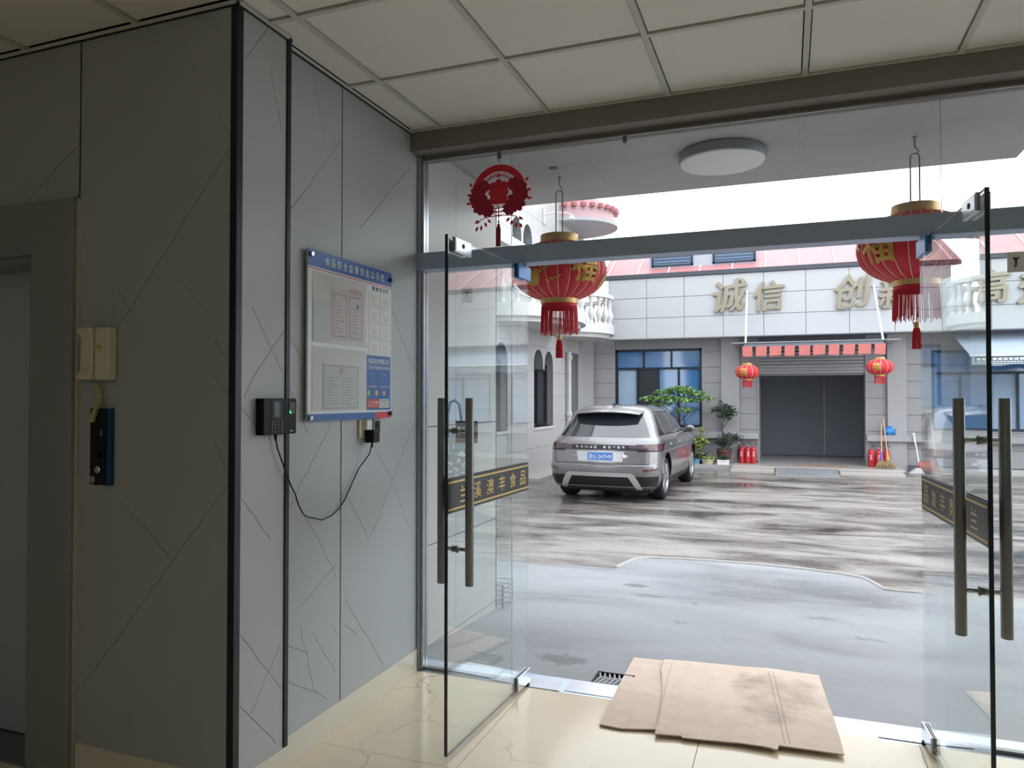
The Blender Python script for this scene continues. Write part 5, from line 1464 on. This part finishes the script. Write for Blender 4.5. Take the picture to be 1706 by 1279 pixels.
# ================================================================== PLANTS
def leaf_mat(name, rgb): return pm(name, rgb, .5, var=.25, scale=9)
M['lfmaple'] = leaf_mat('light_green_leaves', (134, 170, 104))
M['lfdark'] = leaf_mat('dark_green_leaves', (66, 88, 66))
M['lfyel'] = leaf_mat('yellow_green_leaves', (150, 164, 96))
M['bark'] = pm('brown_bark', (88, 74, 66), .8, bump=.4)
def foliage(clusters, n, size, seed, flat=.4):
    rr = random.Random(seed); mb = MB()
    tot = sum(c[3]*c[4]*c[5] for c in clusters)
    for c in clusters:
        m_ = max(6, int(n*(c[3]*c[4]*c[5])/tot))
        for _ in range(m_):
            while True:
                x, y, z = (rr.uniform(-1, 1) for _ in range(3))
                if x*x+y*y+z*z < 1: break
            p = Vector((c[0]+x*c[3], c[1]+y*c[4], c[2]+z*c[5]))
            a = rr.uniform(0, 2*PI); tl = rr.uniform(-.9, .5)
            d = Vector((math.cos(a)*math.cos(tl), math.sin(a)*math.cos(tl), math.sin(tl)))
            s_ = d.cross(Vector((rr.uniform(-flat, flat), rr.uniform(-flat, flat), 1))).normalized()
            L_ = size*rr.uniform(.7, 1.3); w = L_*.30
            nrm = s_.cross(d)*L_*.12
            mb.add([p, p+d*L_*.45+s_*w+nrm, p+d*L_, p+d*L_*.45-s_*w+nrm, p+d*L_*.5], [(0, 1, 4), (1, 2, 4), (2, 3, 4), (3, 0, 4)])
    return mb
def pot(r0, r1, h): return MB().lathe([(r0, 0), (r1*.97, h*.86), (r1*1.06, h*.87), (r1*1.06, h), (r1*.9, h), (r1*.88, h*.85)], 24)
KZ = -.20
pt1 = thing('potted_tree', 'tall potted tree with tiered light green leaves behind the car', 'potted plant', (-2.66, 19.25, KZ))
part('pot', pot(.20, .26, .34), pm('brown_pot', (110, 76, 62), .6), pt1, smooth=True)
part('trunk', MB().tube([(0, 0, .3), (.03, 0, .7), (-.02, .02, 1.1), (.04, 0, 1.45), (0, 0, 1.75)], [.03, .026, .022, .016, .008], 8).tube([(0, 0, 1.0), (.3, -.05, 1.3), (.55, -.05, 1.5)], [.014, .01, .005], 6).tube([(0, 0, 1.1), (-.3, 0, 1.4), (-.6, 0, 1.62)], [.014, .01, .005], 6).tube([(.02, 0, .7), (.18, 0, .95), (.2, -.05, 1.1)], [.014, .01, .006], 6), M['bark'], pt1, smooth='all')
part('foliage', foliage([(-.62, -.05, 1.66, .36, .22, .07), (-.35, 0, 1.82, .30, .2, .07), (.10, -.1, 1.90, .36, .25, .08), (.42, -.05, 1.80, .34, .22, .07), (.62, -.05, 1.66, .30, .2, .06), (-.15, -.1, 1.66, .45, .25, .07), (.25, -.1, 1.62, .4, .25, .06), (.18, -.1, 1.36, .26, .2, .07), (-.45, 0, 1.52, .3, .2, .05)], 1500, .10, 11), M['lfmaple'], pt1, kind='stuff')
pt2 = thing('potted_shrub', 'dark green two-tiered potted shrub beside the fire extinguishers', 'potted plant', (-1.52, 19.35, KZ))
part('pot', pot(.13, .19, .36), pm('dark_red_pot', (92, 52, 50), .6), pt2, smooth=True)
part('trunk', MB().tube([(0, 0, .3), (.03, 0, .6), (-.05, 0, .85), (-.02, 0, 1.1), (.02, 0, 1.4)], [.024, .022, .02, .015, .008], 8).tube([(-.03, 0, .9), (.12, 0, 1.12), (.22, 0, 1.3)], [.012, .01, .006], 6).tube([(.0, 0, .55), (.18, 0, .75)], [.012, .006], 6), M['bark'], pt2, smooth='all')
part('foliage', foliage([(-.22, 0, 1.37, .16, .14, .07), (.0, 0, 1.38, .22, .2, .16), (.18, 0, 1.32, .16, .16, .16), (.02, 0, 1.2, .2, .16, .1), (-.08, 0, 1.56, .08, .08, .08), (.08, 0, .62, .28, .2, .16), (.28, 0, .66, .2, .14, .1), (-.1, 0, .55, .16, .14, .1), (.05, -.05, .42, .14, .12, .08)], 1100, .075, 12), M['lfdark'], pt2, kind='stuff')
pt3 = thing('potted_croton', 'small yellow-green leafy plant in dark pot next to the car', 'potted plant', (-2.12, 19.35, KZ))
part('pot', pot(.12, .17, .24), M['blackm'], pt3, smooth=True)
part('stem', MB().tube([(0, 0, .2), (-.04, 0, .5), (.02, 0, .85)], [.014, .012, .006], 7), M['bark'], pt3)
part('foliage', foliage([(0, 0, .56, .22, .18, .13), (-.05, 0, .45, .2, .15, .1), (.02, 0, .86, .13, .1, .07), (-.1, -.1, .22, .2, .12, .08)], 420, .095, 13), M['lfyel'], pt3, kind='stuff')
for nm, lab, x, y, r, h, col, fcol, sd in (('flower_pot', 'small light blue pot of green sprigs beside the car', -2.18, 19.08, .105, .13, (96, 152, 178), 'lfdark', 21), ('flower_bowl', 'wide cream bowl of low yellowish plants', -1.90, 19.10, .165, .12, (200, 188, 160), 'lfyel', 22)):
    t = thing(nm, lab, 'flower pot', (x, y, KZ))
    part('pot', pot(r*.8, r, h), pm('glaze_%d' % col[0], col, .35), t, smooth=True)
    part('foliage', foliage([(0, 0, h+.05, r*1.1, r, .06)], 130, .06, sd), M[fcol], t, kind='stuff')
t = thing('white_planter_box', 'small white square planter with low greenery by the platform', 'flower pot', (-1.52, 19.06, KZ))
part('box', MB().box(-.14, .14, -.10, .10, 0, .105).box(-.15, .15, -.11, .11, .085, .115), M['white'], t, bevel=.006)
part('foliage', foliage([(0, 0, .17, .13, .09, .06)], 90, .07, 23), M['lfdark'], t, kind='stuff')

# ================================================================== FIRE EXTINGUISHERS
M['fred'] = pm('extinguisher_red', (190, 34, 50), .3, var=.03, coat=.4)
def extinguisher(label, x, y, rot, hose):
    t = thing('fire_extinguisher', label, 'fire extinguisher', (x, y, -.195), rot, 'fire extinguishers at the far doorway')
    part('cylinder', MB().lathe([(.055, 0), (.066, .008), (.068, .02), (.068, .35), (.062, .385), (.045, .41), (.022, .425), (.022, .44)], 24), M['fred'], t, smooth=50)
    part('valve', MB().lathe([(.02, .435), (.022, .46), (.014, .47)], 12).box(-.012, .012, -.02, .02, .44, .475), M['steel'], t)
    part('lever', MB().bar((0, .02, .475), (.085, -.02, .525), .018, .008).bar((0, .02, .465), (.08, -.02, .482), .018, .006), M['black'], t)
    part('label_print', MB().lathe([(.0688, .17), (.0688, .30)], 24, caps=False).map(lambda a, b_, c_: (a, b_, c_)), M['fred'], t)
    tx = MB()
    for k in range(6):
        for j in range(2):
            a0 = -PI/2-.45+.08*j; a1 = -PI/2+.35-.1*((k*3) % 2)
            if k in (2, 3): a0 += .15; a1 -= .1
            z = .18+.021*k
            tx.add([(.0694*math.cos(a0), .0694*math.sin(a0), z), (.0694*math.cos((a0+a1)/2), .0694*math.sin((a0+a1)/2), z), (.0694*math.cos(a1), .0694*math.sin(a1), z), (.0694*math.cos(a1), .0694*math.sin(a1), z+.010), (.0694*math.cos((a0+a1)/2), .0694*math.sin((a0+a1)/2), z+.010), (.0694*math.cos(a0), .0694*math.sin(a0), z+.010)], [(0, 1, 4, 5), (1, 2, 3, 4)])
    part('white_print', tx, M['white'], t)
    if hose: part('hose', MB().tube([(-.015, 0, .46), (-.06, 0, .47), (-.085, 0, .40), (-.09, 0, .2), (-.10, -.01, .03)], .010, 7), M['black'], t, smooth='all')
    return t
extinguisher('leftmost red fire extinguisher left of the far doorway', -1.11, 19.60, 0, True)
extinguisher('middle red fire extinguisher left of the far doorway', -.965, 19.58, .3, False)
extinguisher('red fire extinguisher standing next to the left door jamb', -.825, 19.58, .2, False)
extinguisher('red fire extinguisher next to the right door jamb', 1.875, 19.60, -.1, False)
extinguisher('red fire extinguisher half hidden behind the purple broom', 2.03, 19.62, .2, False)
extinguisher('red fire extinguisher behind the brooms, farthest right', 2.21, 19.60, .3, False)

# ================================================================== CLEANING TOOLS
M['bamboo'] = pm('pale_wood_handle', (206, 168, 140), .6)
M['straw'] = pm('straw_bristles', (158, 138, 104), .9, var=.25, scale=40)
def broom(label, base, top, fer, seed, w=.14):
    t = thing('broom', label, 'broom', base, 0, 'straw brooms by the wall')
    tp = Vector(top)-Vector(base); d = tp.normalized()
    part('handle', MB().tube([d*.30, tp], .014, 8), M['bamboo'], t, smooth=True)
    part('ferrule', MB().tube([d*.20, d*.40], [.05, .018], 10), pm('ferrule_%d' % fer[2], fer, .5), t, smooth=True)
    rr = random.Random(seed); mb = MB()
    for _ in range(140):
        a = rr.uniform(-w, w); b_ = rr.uniform(-.05, .05)
        mb.tube([d*.22+Vector((a*.2, b_*.4, 0)), Vector((a*.8, b_, .09)), Vector((a, b_, rr.uniform(.0, .02)))], .004, 4)
    part('bristles', mb, M['straw'], t, kind='stuff')
broom('straw broom with purple ferrule leaning by the right extinguishers', (2.055, 19.22, -.195), (2.10, 19.62, .86), (120, 84, 160), 1)
broom('straw broom with golden ferrule leaning between the brooms and pillar', (2.215, 19.25, -.195), (2.15, 19.64, .98), (196, 150, 80), 2)
broom('straw broom with blue ferrule propped against the right wall', (3.22, 19.35, GZ), (3.16, 19.60, .86), (50, 52, 110), 3)
t = thing('dustpan', 'long-handled white dustpan standing at the foot of the pillar', 'dustpan', (2.80, 19.40, GZ))
part('pan', MB().prism([(-.16, 0), (.16, 0), (.16, .02), (.10, .12), (.02, .14), (-.12, .03)], -.12, .12, 'xz'), pm('grey_white_pan', (196, 196, 198), .5), t, bevel=.01)
part('handle', MB().tube([(.08, 0, .10), (.03, .08, .55), (-.02, .16, .92)], .014, 8), M['white'], t, smooth=True)
part('grip', MB().tube([(.0, .12, .72), (-.02, .16, .94)], .02, 8), M['white'], t, smooth=True)
t = thing('red_bucket', 'faded red plastic bucket on its side below the right wall', 'bucket', (3.02, 19.42, GZ))
part('bucket_body', MB().lathe([(.11, -.16), (.13, .0), (.155, .14), (.165, .15), (.15, .145), (.12, .0), (.10, -.15)], 24, (0, 0, .165), 'x', caps=False).lathe([(.11, -.16), (.01, -.16)], 24, (0, 0, .165), 'x', caps=False), pm('faded_red_plastic', (176, 96, 86), .5), t, smooth=50)
part('bucket_handle', MB().tube([(.13, .15*math.cos(a), .165+.15*math.sin(a)) for a in [k*PI/8 for k in range(9)]], .006, 6), M['dsteel'], t)
t = thing('blue_plastic_bag', 'crumpled bright blue plastic bag on ledge behind the brooms', 'plastic bag', (2.28, 19.70, .57))
bb = MB().ball((0, -.02, .10), .13, .08, .11, 14, 10); rr = random.Random(9)
bb.v = [(x+rr.uniform(-.02, .02), y+rr.uniform(-.015, .015), max(.0, z+rr.uniform(-.02, .02))) for x, y, z in bb.v]
part('bag', bb, pm('blue_plastic', (46, 130, 206), .35, var=.15), t, smooth=30)
# wire crate at the porch corner
t = thing('wire_crate', 'small grey wire crate at the porch wall corner', 'crate', (-2.08, 5.19, rz_(5.19)))
wc = MB()
for z in [0, .035, .07, .105, .14, .175]:
    for (a, b_) in (((-.09, -.10), (.09, -.10)), ((.09, -.10), (.09, .10)), ((.09, .10), (-.09, .10)), ((-.09, .10), (-.09, -.10))):
        wc.cyl((*a, z), (*b_, z), .0035, 5)
part('side_wires', wc, M['dsteel'], t)
for x in (-.09, .09):
    for y in (-.10, .10): part('corner_post', MB().cyl((x, y, 0), (x, y, .18), .006, 6), M['dsteel'], t)

# ================================================================== ADDED LIGHT PANELS (unseen, behind the camera, to brighten the lobby)
M['led'] = pm('added_led_panel', (255, 250, 240), .5, emit=(240, 250, 244), estr=6.5)
for lab, x, y in (('added square light panel, unseen, left behind the viewer', -1.12-.6, -1.33-.6*2), ('added square light panel, unseen, right behind the viewer', .98, -2.53)):
    t = thing('added_ceiling_light', lab, 'added light', (x, y, H-.003), 0, 'added unseen light panels at the back of the lobby')
    part('light_frame', MB().box(-.3, .3, -.3, -.28, -.012, .002).box(-.3, .3, .28, .3, -.012, .002).box(-.3, -.28, -.3, .3, -.012, .002).box(.28, .3, -.3, .3, -.012, .002), M['white'], t)
    part('diffuser', bx(-.28, .28, -.28, .28, -.006, -.001), M['led'], t)
